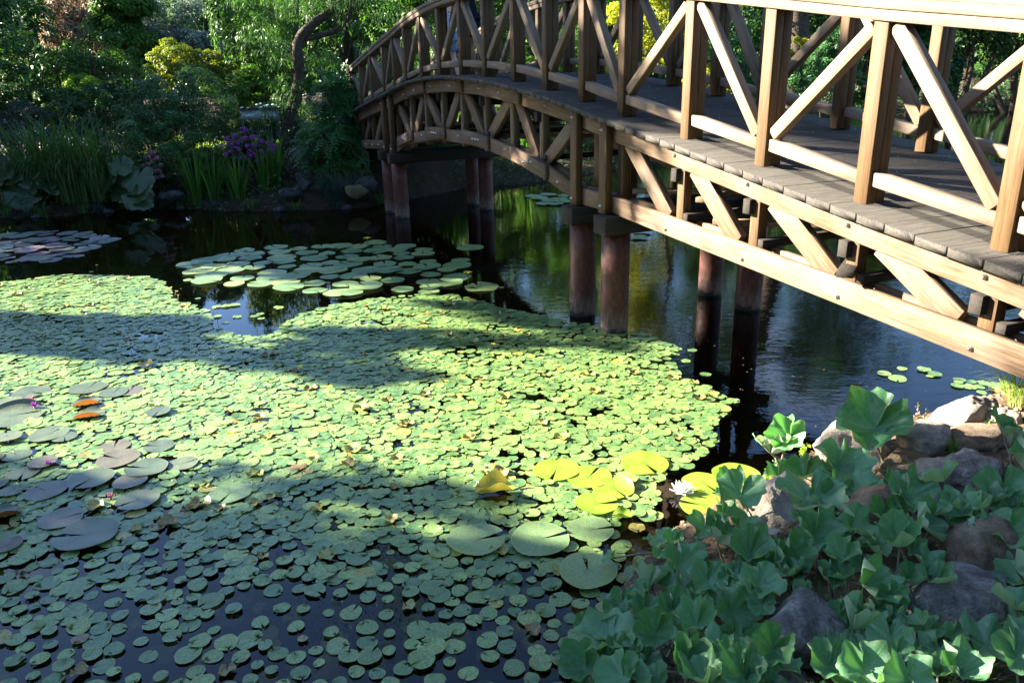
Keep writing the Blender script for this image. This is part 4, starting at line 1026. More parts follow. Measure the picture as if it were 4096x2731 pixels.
def place_pad(V, r, p, z, tilt, az, rz):
    c, s = math.cos(rz), math.sin(rz)
    X = np.stack([V[:, 0]*c-V[:, 1]*s, V[:, 0]*s+V[:, 1]*c, V[:, 2]], 1)*r
    X[:, 2] += (X[:, 0]*math.cos(az)+X[:, 1]*math.sin(az))*tilt
    return X+np.array([p[0], p[1], z])
Vs, Fs, va, po, n = [], {}, [], [], 0
lib = {}
for i in range(len(pads)):
    r, p = rad[i], pads[i]; rz, az = RNG.uniform(0, 2*PI, 2); tilt = abs(RNG.normal(0, .042)); z = .003+RNG.random()*.016
    cu = var[i] > .8 and RNG.random() < .55
    k = int(RNG.integers(len(curl) if cu else len(shapes)))
    V, F, Pl_ = (curl if cu else shapes)[k]
    if i in solo:
        key = (cu, k, round(float(var[i])*6))
        if key not in lib: lib[key] = mesh('floating_leaf', V, F, M_PAD, {'var': np.clip(np.full(len(V), var[i])+RNG.normal(0, .02, len(V)), 0, 1), 'polar': Pl_}, True)
        o = link('floating_leaf', lib[key], None, (p[0], p[1], z+tilt*r*.5), (tilt*math.sin(az), -tilt*math.cos(az), rz), r)
        if var[i] > .78: tag(o, 'small round leaf gone yellow or brown among the green ones afloat nearest the camera', 'lily pad', 'faded small leaves afloat in the near water')
        else: tag(o, 'small round mottled green leaf floating in the near shaded water', 'lily pad', 'small green leaves afloat in the near water')
        continue
    Vs.append(place_pad(V, r, p, z+tilt*r*.5, tilt, az, rz)); va.append(np.full(len(V), var[i])); po.append(Pl_)
    for f in F: Fs.setdefault(f.shape[1], []).append(f+n)
    n += len(V)
o = part('floating_leaves', np.concatenate(Vs), [np.concatenate(Fs[3]), np.concatenate(Fs[4])], M_PAD, None, {'var': np.concatenate(va), 'polar': np.concatenate(po)}, True)
tag(o, 'dense carpet of small round floating leaves across the middle of the pond', 'lily pads', kind='stuff')
# leaves that have sunk below the surface
sp_ = scatter(shore_poly([(-100, 1200), (500, 1180), (1100, 1180), (1450, 1200), (1440, 1330), (1300, 1600), (-150, 1600)]), .17, 9000, 11)
Vs, Fs, va, n = [], {}, [], 0
for p in sp_:
    V, F, _ = curl[int(RNG.integers(4))] if RNG.random() < .4 else shapes[int(RNG.integers(12))]
    Vs.append(place_pad(V, .07*RNG.uniform(.7, 1.4), p, -.035-RNG.random()*.13, .12, RNG.uniform(0, 6), RNG.uniform(0, 6))); va.append(np.full(len(V), RNG.uniform(.5, 1)))
    for f in F: Fs.setdefault(f.shape[1], []).append(f+n)
    n += len(V)
o = part('sunken_leaves', np.concatenate(Vs), [np.concatenate(Fs[3]), np.concatenate(Fs[4])], M_PAD, None, {'var': np.concatenate(va)}, True)
tag(o, 'brown and yellow leaves sunk below the near water surface', 'dead leaves', kind='stuff')

bigshapes = [disc(44, RNG.uniform(.06, .16), .022, .0, 60+i, (.12, .35, .6, .82, .95, 1.0), cup=RNG.uniform(.0, .05), wave=RNG.uniform(.012, .035), deep=.04) for i in range(7)]
def big_leaf(name, x, y, wpx, mat, label, group=None, rz=0.0, kind=0, var=None, zoff=0.0, seed=None):
    r = pxw(x, y, wpx); p = on_z(x, y)
    V, F, Pl = bigshapes[int(RNG.integers(7))] if seed is None else bigshapes[seed % 7]
    V = V.copy()
    if kind == 1:                              # one edge folded up and over
        k = V[:, 1] > .62; e = V[k, 1]-.62; V[k, 1] = .62+.35*np.sin(e*2.2); V[k, 2] += .55*e
    if kind == 2:                              # rolled up along both sides
        e = np.maximum(np.abs(V[:, 1])-.25, 0); V[:, 2] += e**1.6*.95; V[:, 1] = np.sign(V[:, 1])*np.minimum(np.abs(V[:, 1]), .25+e*.55)
        V[:, 2] += .12*np.sin(V[:, 0]*5)*np.abs(V[:, 1])
    if kind == 3:
        e = np.maximum(-.42-V[:, 1], 0); V[:, 2] += e*.75; V[:, 1] += e*.75; f2 = np.maximum(V[:, 1]-.7, 0); V[:, 2] += f2*.5
    v = RNG.uniform(.1, .7) if var is None else var
    me = mesh(name, V, F, mat, {'var': np.clip(v+RNG.normal(0, .01, len(V)), 0, 1), 'polar': Pl}, True)
    if kind == 3:
        me.materials.append(M_UNDER); zc = np.array([e[list(q.vertices)].mean() for q in me.polygons]); me.polygons.foreach_set('material_index', (zc > .06).astype(np.int32))
    o = link(name, me, None, (p[0], p[1], .016+zoff), (RNG.normal(0, .012), RNG.normal(0, .012), rz), r)
    return tag(o, label, 'lily pad', group)
MM = {'L': M_LIME, 'N': M_NUPHAR, 'Y': M_LIME, 'B': M_BRONZE, 'U': M_BRONZE}
for i, (x, y, wd, mt, kd, rz, lab) in enumerate(BIG):
    big_leaf('lily_pad', x, y, wd, MM[mt], lab, None, rz, kd, .92 if mt == 'Y' else (.5 if mt in 'LN' else .4), .004*(i % 5)+(.01 if kd == 2 else 0))
for i, (x, y, wd) in enumerate(LEFT):
    big_leaf('lily_pad', x, y, wd*.86, M_BRONZE, 'broad bronze green lily leaf among the dull leaves around the curled orange ones', 'broad bronze leaves off the side shore', RNG.uniform(0, 6), 0, RNG.choice([.1, .4, .72, .85], p=[.3, .3, .2, .2]), .004*(i % 6))
FAR = [(478, 652), (440, 608), (500, 590), (580, 573), (700, 568), (790, 566), (880, 558), (915, 562), (978, 572), (975, 585), (930, 590), (1000, 603), (1062, 600), (1050, 640), (1030, 655), (960, 668), (880, 668), (800, 674), (690, 668), (600, 655)]
fp = scatter(shore_poly(FAR), .335, 6000, 21)
for q in [(440, 610), (462, 606), (1058, 601), (1106, 661), (806, 675), (985, 672), (1080, 570)]: fp = np.vstack([fp, on_z(*q)[:2]])
for i, p in enumerate(fp):
    r = RNG.uniform(.15, .26); V, F, Pl = bigshapes[i % 7]
    if i < 14 or True:
        key = ('far', i % 7, i % 3)
        if key not in lib: lib[key] = mesh('lily_pad', V, F, M_NUPHAR, {'var': np.full(len(V), (.15, .45, .75)[i % 3]), 'polar': Pl}, True)
    o = link('lily_pad', lib[key], None, (p[0], p[1], .008+RNG.random()*.02), (RNG.normal(0, .012), RNG.normal(0, .012), RNG.uniform(0, 6)), r)
    tag(o, 'large oval green lily leaf in the raft of big leaves before the far piles', 'lily pad', 'raft of large lily leaves before the far piles')
PUR = [(-60, 560), (-40, 545), (60, 537), (130, 533), (200, 540), (262, 548), (265, 560), (215, 568), (190, 588), (140, 600), (60, 606), (-60, 616)]
fp = scatter(shore_poly(PUR), .30, 4000, 23)
for i, p in enumerate(fp):
    V, F, Pl = bigshapes[i % 7]; key = ('pur', i % 7, i % 3)
    if key not in lib: lib[key] = mesh('lily_pad', V, F, M_MAUVE, {'var': np.full(len(V), (.2, .5, .86)[i % 3]), 'polar': Pl}, True)
    o = link('lily_pad', lib[key], None, (p[0], p[1], .012+RNG.random()*.03), (RNG.normal(0, .04), RNG.normal(0, .04), RNG.uniform(0, 6)), RNG.uniform(.15, .24))
    tag(o, 'mauve grey lily leaf in the far raft off the sedge bank', 'lily pad', 'far raft of mauve grey lily leaves')
for i, (x, y) in enumerate([(1225, 452), (1240, 457), (1258, 449), (1262, 462), (1275, 470), (1285, 459), (1295, 465), (1250, 470), (1300, 452), (1468, 548), (1475, 535)]):
    big_leaf('lily_pad', x, y, 40, M_NUPHAR, 'lily leaf floating in the dark water between the two piers', 'lily leaves between the two piers', RNG.uniform(0, 6), 0, .3, .002*i)

# algae mound under the shallow water by the bank
m = plain('mossy algae', (.05, .042, .009), (.19, .145, .025), 30, .95, 0, .9, .1)
X, Yy, Q = grid(np.linspace(-1, 1, 40), np.linspace(-1, 1, 40))
rr = np.hypot(X, Yy); Z = np.clip(1-rr**2, -1, 1)*.15+.03*np.sin(X*11+2*Yy)*np.cos(Yy*13)+RNG.normal(0, .006, len(X))-.155
k = rr[Q].max(1) < 1.05
o = part('algae_mound', np.stack([mound[0]-.02+X*.50, mound[1]+.02+Yy*.52, Z], 1), [Q[k]], m, None, None, True); tag(o, 'olive mound of algae just below the shallow water by the bank plants', 'algae', kind='stuff')

# bits of petal, seed fluff and dead leaf on the open water
n = 1500; X = RNG.uniform(-9, 6, n); Yy = RNG.uniform(3, 22, n); k = pond_sd(X, Yy) < -.05; X, Yy = X[k], Yy[k]; n = len(X)
V, Q = leaf_quads(np.stack([X, Yy, .003+0*X], 1), np.tile([0., 0, 1], (n, 1)), unit(n)*[1, 1, 0], RNG.uniform(.008, .035, n), RNG.uniform(.004, .014, n), 0)
o = part('floating_debris', V, [Q], ML['smoke'], None, {'var': np.repeat(RNG.random(n), 4)}); tag(o, 'tiny bits of leaf and fluff drifting on the open water', 'debris', kind='stuff')

# flowers
M_PETY = plain('yellow petal', (.62, .45, .02), (.75, .6, .04), 30, .5, 0, 0)
M_STEMG = plain('green stalk', (.05, .10, .02), (.10, .17, .05), 30, .6, 0, .1)
def fringe_flower():
    V, F = [], []
    for k in range(5):
        a = k*2*PI/5; c, s = math.cos(a), math.sin(a); n_ = len(V)
        for (u, w_, z) in ((.002, 0, .06), (.012, .009, .066), (.024, .004, .064), (.024, -.004, .064), (.012, -.009, .066)):
            V.append((u*c-w_*s, u*s+w_*c, z))
        F.append([n_, n_+1, n_+2, n_+3, n_+4])
    return V, F
fv, ff = fringe_flower(); flower_me = mesh('petals', fv, ff, M_PETY)
sv_, sf_ = tube([(0, 0, -.03), (.003, 0, .03), (0, 0, .062)], .0022, 5); stalk_me = mesh('stalk', sv_, sf_, M_STEMG)
fl = [(1055, 779), (1131, 804), (1411, 846), (1023, 893), (446, 866), (385, 676), (396, 672), (402, 680), (410, 690), (250, 690), (265, 701), (300, 712), (372, 708), (388, 703), (436, 713), (432, 720), (88, 772), (115, 734), (490, 720), (500, 742), (870, 862), (1300, 925), (760, 905), (640, 960), (830, 960), (935, 1010), (222, 620), (32, 661), (885, 1078), (530, 1013), (350, 1010), (1130, 915), (690, 855), (300, 802), (180, 760)]
for (x, y) in fl:
    p = on_z(x, y); r = empty('pond_flower', (p[0], p[1], .005), 'tiny yellow fringed flower standing above the small floating leaves', 'flower', 'yellow flowers on the leaf carpet')
    r.rotation_euler = (RNG.normal(0, .2), RNG.normal(0, .2), RNG.uniform(0, 6)); r.scale = (1.25,)*3
    link('petals', flower_me, r); link('stalk', stalk_me, r)
for (x, y, lab) in ((845, 571, 'yellow water lily bloom held above the far raft of leaves'), (1075, 655, 'yellow water lily bloom at the near rim of the far raft')):
    p = on_z(x, y); r = empty('water_lily_bloom', (p[0], p[1], .01), lab, 'flower'); r.scale = (3,)*3; link('petals', flower_me, r); link('stalk', stalk_me, r)
p = on_z(1566, 1136); root = empty('water_lily', (p[0], p[1], .02), 'white water lily in bloom beside the yellow green leaves', 'flower')
its = []
for (cnt, L, el, o_) in ((8, .10, .25, 0), (8, .095, .6, .4), (7, .08, .95, .1), (5, .06, 1.25, .3)):
    for k in range(cnt):
        a = o_+k*2*PI/cnt+RNG.normal(0, .05); d = np.array([math.cos(a)*math.cos(el), math.sin(a)*math.cos(el), math.sin(el)])
        sd = np.array([-math.sin(a), math.cos(a), 0]); up = np.cross(d, sd); u = np.linspace(0, 1, 6); wd = .034*np.sin(np.clip(u*.88+.1, 0, 1)*PI)**.8
        C = np.outer(u*L, d)+np.outer(.012*(1-u)*u*4, -np.abs(up)*[1, 1, 1]); V = np.stack([C-np.outer(wd/2, sd), C+np.outer(-.006*np.ones(6), up), C+np.outer(wd/2, sd)], 1).reshape(-1, 3)
        i = np.arange(5)*3; Q = np.concatenate([np.stack([i, i+1, i+4, i+3], 1), np.stack([i+1, i+2, i+5, i+4], 1)])
        its.append((V+[p[0], p[1], .035], Q, np.full(18, RNG.uniform(.5, 1))))
V, Q, a = merge(its); part('petals', V, [Q], ML['white'], root, {'var': a}, True)
e = unit(60); e[:, 2] = np.abs(e[:, 2]); V, Q = leaf_quads(np.array([p[0], p[1], .05])+e*.008, unit(60), e, .03, .006); part('stamens', V, [Q], M_PETY, root)
for (x, y, L, col, lab) in ((72, 925, .06, 'pink', 'pale pink lily bud standing beside the large green leaf'), (80, 938, .055, 'purple', 'red lily bud with bent sepals beside the pale pink one'), (255, 1148, .045, 'pink', 'pinkish brown bud between the dull broad leaves'), (113, 1072, .04, 'purple', 'dark red bud among the dull leaves, nearer the camera than the others')):
    p = on_z(x, y); root = empty('lily_bud', (p[0], p[1], .01), lab, 'flower bud'); its = []
    for k in range(9):
        a = k*2.4; el = 1.15 if k < 5 else .6; d = np.array([math.cos(a)*math.cos(el), math.sin(a)*math.cos(el), math.sin(el)]); sd = np.array([-math.sin(a), math.cos(a), 0]); u = np.linspace(0, 1, 5)
        wd = .03*np.sin(np.clip(u*.9+.08, 0, 1)*PI); C = np.outer(u*L, d)+np.outer(np.sin(u*PI)*.012, d*[1, 1, 0]); V = np.stack([C-np.outer(wd/2, sd), C+np.outer(wd/2, sd)], 1).reshape(-1, 3); i = np.arange(4)*2
        its.append((V+[p[0], p[1], .02], np.stack([i, i+1, i+3, i+2], 1), np.full(10, RNG.uniform(.1, .6))))
    V, Q, a = merge(its); part('petals', V, [Q], ML[col], root, {'var': a}, True)
    sv, sf = tube([[p[0], p[1], -.1], [p[0], p[1], .03]], .008, 6); part('stalk', sv, sf, M_STEMG, root)
# ================================================================== the near bank: rocks, butterbur, tufts
import bmesh
def ico(sub=4):
    bm = bmesh.new(); bmesh.ops.create_icosphere(bm, subdivisions=sub, radius=1)
    V = np.array([v.co[:] for v in bm.verts]); F = np.array([[v.index for v in f.verts] for f in bm.faces]); bm.free(); return V, F
ICO = ico(4); ICO3 = ico(3)
def stone_mat(name, a, b, c, moss=0.0):
    m, nt, out = new_mat(name); v = coord(nt)
    n1 = noise(nt, v, 8, 8, .7); n2 = noise(nt, v, 40, 6, .75); n3 = noise(nt, v, 130, 3, .7)
    col = ramp(nt, math_(nt, 'ADD', math_(nt, 'MULTIPLY', n1, .6), math_(nt, 'MULTIPLY', n2, .4)), [(.38, a), (.5, b), (.62, c)])
    col = mixc(nt, ramp(nt, n2, [(.58, 0), (.7, .7)]), col, tuple(.45*x for x in a))
    if moss: col = mixc(nt, ramp(nt, n1, [(.45, 0), (.6, moss)]), col, (.05, .075, .015))
    h = math_(nt, 'ADD', n1, math_(nt, 'ADD', math_(nt, 'MULTIPLY', n2, .6), math_(nt, 'MULTIPLY', n3, .25)))
    princ(nt, out, col, .9, bump(nt, h, 1.0, .05), .2)
    return m
M_ST = [stone_mat('pale limestone', (.24, .2, .16), (.42, .37, .31), (.58, .54, .48)), stone_mat('grey stone', (.07, .068, .066), (.2, .195, .185), (.45, .43, .40)), stone_mat('brown stone', (.10, .075, .05), (.22, .165, .115), (.36, .29, .21)), stone_mat('dark shore stone', (.02, .021, .022), (.05, .052, .054), (.11, .112, .114)), stone_mat('mossy stone', (.10, .085, .05), (.2, .16, .09), (.33, .28, .18), .6)]
def rock(label, pos, rad, seed, mat, rz=0.0, tilt=0.0, rough=.085, cuts=13, sub=None, name='rock'):
    r = np.random.default_rng(seed); V, F = sub or ICO; V = V.copy()
    for _ in range(cuts):
        n = r.normal(size=3); n /= np.linalg.norm(n); d = r.uniform(.58, .88); k = V@n; f = np.where(k > d, d/np.maximum(k, 1e-6), 1); V = V*(f**.85)[:, None]
    for f_, a in ((2.3, rough*1.3), (5.1, rough*.7), (11, rough*.42), (23, rough*.22), (41, rough*.1)):
        ph = r.uniform(0, 6, 3); V = V*(1+a*np.sin(V[:, 0]*f_+ph[0])*np.cos(V[:, 1]*f_*1.1+ph[1])+a*.6*np.sin(V[:, 2]*f_*1.3+ph[2]))[:, None]
    V = V*np.array(rad); c, s = math.cos(tilt), math.sin(tilt); V = np.stack([V[:, 0]*c+V[:, 2]*s, V[:, 1], -V[:, 0]*s+V[:, 2]*c], 1)
    c, s = math.cos(rz), math.sin(rz); V = np.stack([V[:, 0]*c-V[:, 1]*s, V[:, 0]*s+V[:, 1]*c, V[:, 2]], 1)
    o = link(name, mesh(name, V, [F], M_ST[mat], smooth=True), None, pos); return tag(o, label, 'rock')
for i, (x, y, h, rad, mt, rz, tl, lab) in enumerate((
 (2218, 952, .06, (.45, .18, .19), 0, .62, -.12, 'long pale sunlit boulder at the water edge beneath the bridge end'),
 (2235, 1003, .03, (.34, .2, .12), 2, .4, 0, 'flat brown rock behind the long pale boulder'),
 (1950, 1020, .14, (.27, .22, .22), 0, .2, 0, 'rounded pale rock standing in the water edge behind the big lit leaf'),
 (1985, 1062, .02, (.25, .16, .12), 0, .5, 0, 'low cream rock half hidden by leaves, beside the rounded pale one'),
 (2228, 1066, .12, (.20, .15, .13), 1, .5, -.2, 'angular grey white rock with a dark shadow side'),
 (1782, 1160, .10, (.24, .2, .24), 0, .9, 0, 'bright white rock at the waterline beside the lily leaves'),
 (1768, 1240, .03, (.14, .12, .12), 0, .2, 0, 'small white rock under the leaves below the bright one'),
 (2010, 1185, .10, (.22, .18, .2), 2, 1.2, 0, 'mottled tan rock between the butterbur stalks'),
 (2120, 1175, .03, (.22, .15, .10), 2, .1, 0, 'flat tan rock in the half shade of the leaves'),
 (1845, 1440, .10, (.25, .2, .2), 1, .4, .2, 'big grey rock with a pale ridge, nearest the camera'),
 (2205, 1390, .02, (.3, .22, .19), 1, .2, 0, 'wide grey rock in the shade of the nearest leaves'),
 (2240, 1285, .05, (.24, .2, .26), 2, .6, 0, 'dark rounded boulder in deep shade between the leaves'),
 (2060, 1440, .02, (.16, .13, .10), 1, .9, 0, 'dim grey stone behind the thin grass'),
 (1790, 1548, .02, (.13, .11, .10), 1, .3, 0, 'pale grey stone at the bottom edge of the view'),
 (2180, 1548, .02, (.14, .12, .09), 1, .8, 0, 'grey stone beside the bottom grass tuft'),
 (2128, 1005, .10, (.20, .15, .15), 0, .3, .1, 'cream rock between the two sunlit butterbur groups'),
 (2085, 1062, .08, (.22, .16, .13), 2, .7, 0, 'tan rock with a rough face behind the mottled stalks'),
 (2150, 1085, .06, (.17, .14, .12), 0, 1.1, 0, 'small cream rock next to the angular grey white one'),
 (2295, 958, .05, (.16, .13, .09), 0, .2, 0, 'flat pale stone on the sandy shore behind the long boulder'),
 (1960, 1290, .0, (.16, .12, .1), 2, .8, 0, 'brown stone half buried under the leaves'))):
    p = on_ground(x, y, h); rock(lab, (p[0], p[1], p[2]-.03), rad, 100+i, mt, rz, tl)
q = B(-1.7, -.25, 0); rock('mossy stone block under the sunlit end of the lower chord', (q[0]-.05, q[1], .28), (.75, .5, .45), 140, 4, 2.0)
q = B(-3.2, 1.0, 0); rock('big mossy abutment block under the near bridge end', (q[0], q[1], .5), (1.1, 1.6, .9), 141, 4, 2.0)
for i, (x, y, Y, r, mt, lab) in enumerate(((660, 441, 19.0, .26, 1, 'grey stone at the waterline below the bare soil'), (690, 402, 19.9, .2, 1, 'pale blue grey stone higher on the bare bank'), (702, 420, 19.6, .24, 1, 'pale stone next to the blue grey one on the bare bank'), (678, 437, 19.1, .2, 1, 'small pale shore stone beside the tussock'), (820, 436, 19.0, .30, 3, 'mossy shore stone near the far red piles'), (838, 420, 19.3, .34, 1, 'tall dark stone leaning behind the mossy shore stone'), (790, 425, 19.2, .32, 1, 'square dark stone under the tussock grass'), (375, 450, 19.45, .2, 1, 'blue grey stone below the pale pink hydrangea'), (400, 445, 19.5, .26, 1, 'larger blue grey stone beside the iris fan'), (345, 440, 19.5, .16, 2, 'brown stone under the great round leaves'), (1213, 414, 24.9, .3, 1, 'grey stone on the far shore below the arch'), (1165, 420, 24.5, .25, 1, 'stone at the dark waterline behind the arch'))):
    p = on_y(x, y, Y); rock(lab, (p[0], Y, max(p[2]-.05, -.02)), (r, r*.8, r*.7), 160+i, {1: 3, 3: 4, 2: 2}[mt], RNG.uniform(0, 3), 0, sub=ICO3)

# broad wavy leaves of butterbur
def butter_mat(name, top0, top1, under, bloom):
    m, nt, out = new_mat(name)
    pv = attr(nt, 'polar').outputs['Vector']; sp = nt.nodes.new('ShaderNodeSeparateXYZ'); nt.links.new(pv, sp.inputs[0]); va = attr(nt, 'var').outputs['Fac']
    v = coord(nt); n1 = noise(nt, v, 22, 5, .65); n2 = noise(nt, v, 5, 4, .6)
    col = ramp(nt, math_(nt, 'ADD', math_(nt, 'MULTIPLY', va, .55), math_(nt, 'MULTIPLY', n1, .45)), [(.25, top0), (.7, top1)])
    col = mixc(nt, ramp(nt, n2, [(.5, 0), (.72, .5)]), col, bloom)  # pale patches: greyish leaf bloom, plus sky sheen put into the colour
    f = math_(nt, 'ABSOLUTE', math_(nt, 'SINE', math_(nt, 'ADD', math_(nt, 'MULTIPLY', sp.outputs[0], 4.5), math_(nt, 'MULTIPLY', n1, .5))))
    f = math_(nt, 'MULTIPLY', ramp(nt, f, [(0, 1), (.2, 0)]), ramp(nt, sp.outputs[1], [(.1, .9), (.95, .15)]))
    eb = math_(nt, 'MULTIPLY', ramp(nt, sp.outputs[1], [(.9, 0), (1, 1)]), ramp(nt, noise(nt, v, 4, 3, .6), [(.5, 0), (.6, .8)]))
    col = mixc(nt, eb, col, (.2, .13, .05))
    col = mixc(nt, ramp(nt, noise(nt, v, 13, 4, .7), [(.6, 0), (.74, .55)]), col, (.16, .13, .04))
    col = mixc(nt, math_(nt, 'MULTIPLY', f, .6), col, tuple(1.5*x+.03 for x in top1))
    geo = nt.nodes.new('ShaderNodeNewGeometry'); col = mixc(nt, geo.outputs['Backfacing'], col, under)
    h = math_(nt, 'ADD', math_(nt, 'MULTIPLY', n1, .6), f)
    p = princ(nt, None, col, .36, bump(nt, h, .5, .008), .55)
    t = nt.nodes.new('ShaderNodeBsdfTranslucent'); nt.links.new(mixc(nt, 1.0, col, (1.2, 1.6, .5), 'MULTIPLY'), t.inputs[0])
    mx = nt.nodes.new('ShaderNodeMixShader'); mx.inputs[0].default_value = .26; nt.links.new(p.outputs[0], mx.inputs[1]); nt.links.new(t.outputs[0], mx.inputs[2])
    # holes eaten by slugs
    hole = ramp(nt, noise(nt, v, 9, 3, .6), [(.285, 1), (.295, 0)]); tp = nt.nodes.new('ShaderNodeBsdfTransparent')
    m2 = nt.nodes.new('ShaderNodeMixShader'); nt.links.new(hole, m2.inputs[0]); nt.links.new(mx.outputs[0], m2.inputs[1]); nt.links.new(tp.outputs[0], m2.inputs[2]); nt.links.new(m2.outputs[0], out.inputs[0])
    return m
M_BUT = butter_mat('butterbur blade', (.04, .14, .055), (.10, .26, .105), (.24, .35, .26), (.18, .29, .21))
M_GUN = butter_mat('great leaf blade', (.010, .038, .012), (.028, .075, .022), (.035, .07, .03), (.03, .06, .026))
M_STK = plain('butterbur stalk', (.10, .08, .07), (.17, .18, .10), 20, .6, 0, .1)
def bleaf(seed, cup, ruf, n=56, fold=0.0):
    r = np.random.default_rng(seed); a = np.linspace(-PI*.985, PI*.985, n); ph = r.uniform(0, 6, 6)
    sh = np.abs(a)/PI
    R = .84+.16*np.cos(a*.5)+.10*np.exp(-((sh-.82)/.14)**2)-.5*np.clip((sh-.93)/.055, 0, 1)**1.5
    R = R*(1+.065*np.sin(a*5+ph[0])+.045*np.sin(a*9+ph[1])+.022*np.sign(np.sin(a*19+ph[2]))*np.abs(np.sin(a*19+ph[2]))**.6)
    V, Pl = [(0, 0, 0)], [(0, 0, 0)]
    qs = (.12, .28, .45, .62, .78, .9, 1.0)
    k1, k2 = r.choice([3, 4, 5]), r.choice([6, 7, 8])
    for q in qs:
        z = cup*(q**1.35)+ruf*q**2.2*(np.sin(a*k1+ph[3])+.55*np.sin(a*k2+ph[4])+.28*np.sin(a*13+ph[5])*q**3)-.10*np.clip((q-.72)/.28, 0, 1)**2*(.6+.6*np.sin(a*2+ph[5]))-.035*np.abs(np.sin(a*4.5))*q*0
        rr = R*q*(1-.22*cup*q); x, y = rr*np.cos(a), rr*np.sin(a)
        z = z+fold*np.abs(y)
        V += list(np.stack([x, y, z], 1)); Pl += [(t, q, 0) for t in a]
    V = np.array(V); F = [np.array([[0, 1+i, 2+i] for i in range(n-1)])]; i = np.arange(n-1)
    for k in range(len(qs)-1):
        b = 1+k*n; F.append(np.stack([b+i, b+n+i, b+n+i+1, b+i+1], 1))
    return V, F, np.array(Pl)
BL = []
for i in range(16):
    V, F, Pl = bleaf(i, [.42, .74, .5, .92, .3, .62, .8, .46][i % 8]+RNG.uniform(-.06, .06), RNG.uniform(.12, .2), fold=RNG.uniform(0, .15))
    BL.append(mesh('leaf', V, F, M_BUT, {'polar': Pl, 'var': np.full(len(V), RNG.uniform(.2, .9))}, True))
GL = []
for i in range(6):
    V, F, Pl = bleaf(50+i, RNG.uniform(-.12, .22), RNG.uniform(.04, .1)); GL.append(mesh('leaf', V, F, M_GUN, {'polar': Pl, 'var': np.full(len(V), RNG.uniform(.2, .9))}, True))
def leaf_on_stalk(root, at, ground_at, size, tilt, az, me, mat=None, spin=None):
    o = link('leaf', me, root, np.array(at)-WLOC[root.name], None, size)
    R = Matrix.Rotation(az, 4, 'Z') @ Matrix.Rotation(tilt, 4, 'Y') @ Matrix.Rotation(RNG.uniform(-.6, .6) if spin is None else spin, 4, 'Z')
    o.rotation_euler = R.to_euler()
    a, b = np.array(ground_at), np.array(at); md = (a+b)/2+RNG.normal(0, .02, 3)
    sv, sf = tube(spline([a, md, b], 7), np.linspace(.011, .006, 7)*max(.7, size/.3), 6, cap=False)
    part('stalk', sv, sf, M_STK, root, None, True)
ROCKPX = [(2128, 1005, 60, 50), (2085, 1062, 60, 45), (2150, 1085, 50, 40), (2218, 955, 95, 60), (2235, 1003, 80, 40), (1945, 1030, 75, 50), (1985, 1065, 60, 40), (2228, 1072, 60, 45), (1782, 1165, 70, 70), (1768, 1240, 50, 40), (2010, 1190, 55, 50), (1845, 1440, 90, 75), (2205, 1385, 90, 55), (2240, 1285, 70, 75)]
HEADS = [(1812, 1005, 112, 1.15, 'lone lit butterbur over the water edge, its yellow green leaf glowing'), (2010, 985, 190, .9, 'tallest sunlit butterbur with a broad white gleaming leaf'), (1925, 1075, 150, .6, None),
 (2305, 1000, 120, 1.1, 'sunlit butterbur standing against the sandy shore'), (2345, 1070, 120, .7, None), (1700, 1140, 135, .55, 'butterbur with a funnel leaf reaching over the lily leaves'), (1862, 1150, 175, .6, 'big leaved butterbur in front of the white rock'), (1790, 1100, 100, .5, None),
 (2085, 1140, 130, .8, None), (2168, 1105, 110, .7, None), (2300, 1130, 130, .6, None), (1648, 1245, 110, .5, None), (1560, 1300, 130, .5, None), (1625, 1335, 110, .6, None), (1722, 1275, 130, .6, None), (1800, 1285, 120, .5, None),
 (1872, 1232, 130, .6, None), (1960, 1215, 120, .5, None), (2065, 1255, 120, .6, None), (2130, 1300, 100, .5, None), (2110, 1200, 120, .6, None), (2232, 1180, 100, .6, None), (2310, 1235, 130, .7, None), (1490, 1345, 110, .5, None), (1545, 1405, 120, .55, None),
 (1400, 1475, 175, .7, 'butterbur leaning far over the dark water at the end of the bank'), (1345, 1535, 130, .6, None), (1430, 1555, 130, .6, None), (1505, 1455, 120, .6, None), (1600, 1435, 120, .6, None), (1682, 1400, 120, .6, None), (1742, 1345, 120, .6, None), (1985, 1345, 130, .75, 'butterbur with a cupped leaf in front of the mottled tan rock'), (2040, 1370, 90, .5, None),
 (2150, 1340, 90, .5, None), (1962, 1445, 120, .6, None), (2045, 1470, 110, .5, None), (1905, 1530, 130, .6, None), (1985, 1540, 140, .6, None), (2110, 1490, 100, .5, None), (2262, 1480, 130, .6, None), (2335, 1310, 120, .6, None), (2335, 1400, 130, .6, None), (2335, 1510, 130, .6, None),
 (1572, 1520, 130, .6, None), (1655, 1500, 130, .6, None), (1705, 1550, 130, .6, None), (1775, 1490, 120, .5, None), (2200, 1545, 120, .5, None), (1620, 1570, 130, .6, None), (2080, 1560, 130, .5, None), (1530, 1240, 80, .4, None), (1900, 1330, 90, .5, None), (2215, 1240, 90, .5, None), (1700, 1210, 100, .5, None), (1985, 1130, 110, .5, None), (2030, 1190, 90, .4, None), (2360, 1180, 120, .7, None), (1480, 1400, 90, .4, None), (1450, 1500, 100, .5, None)]
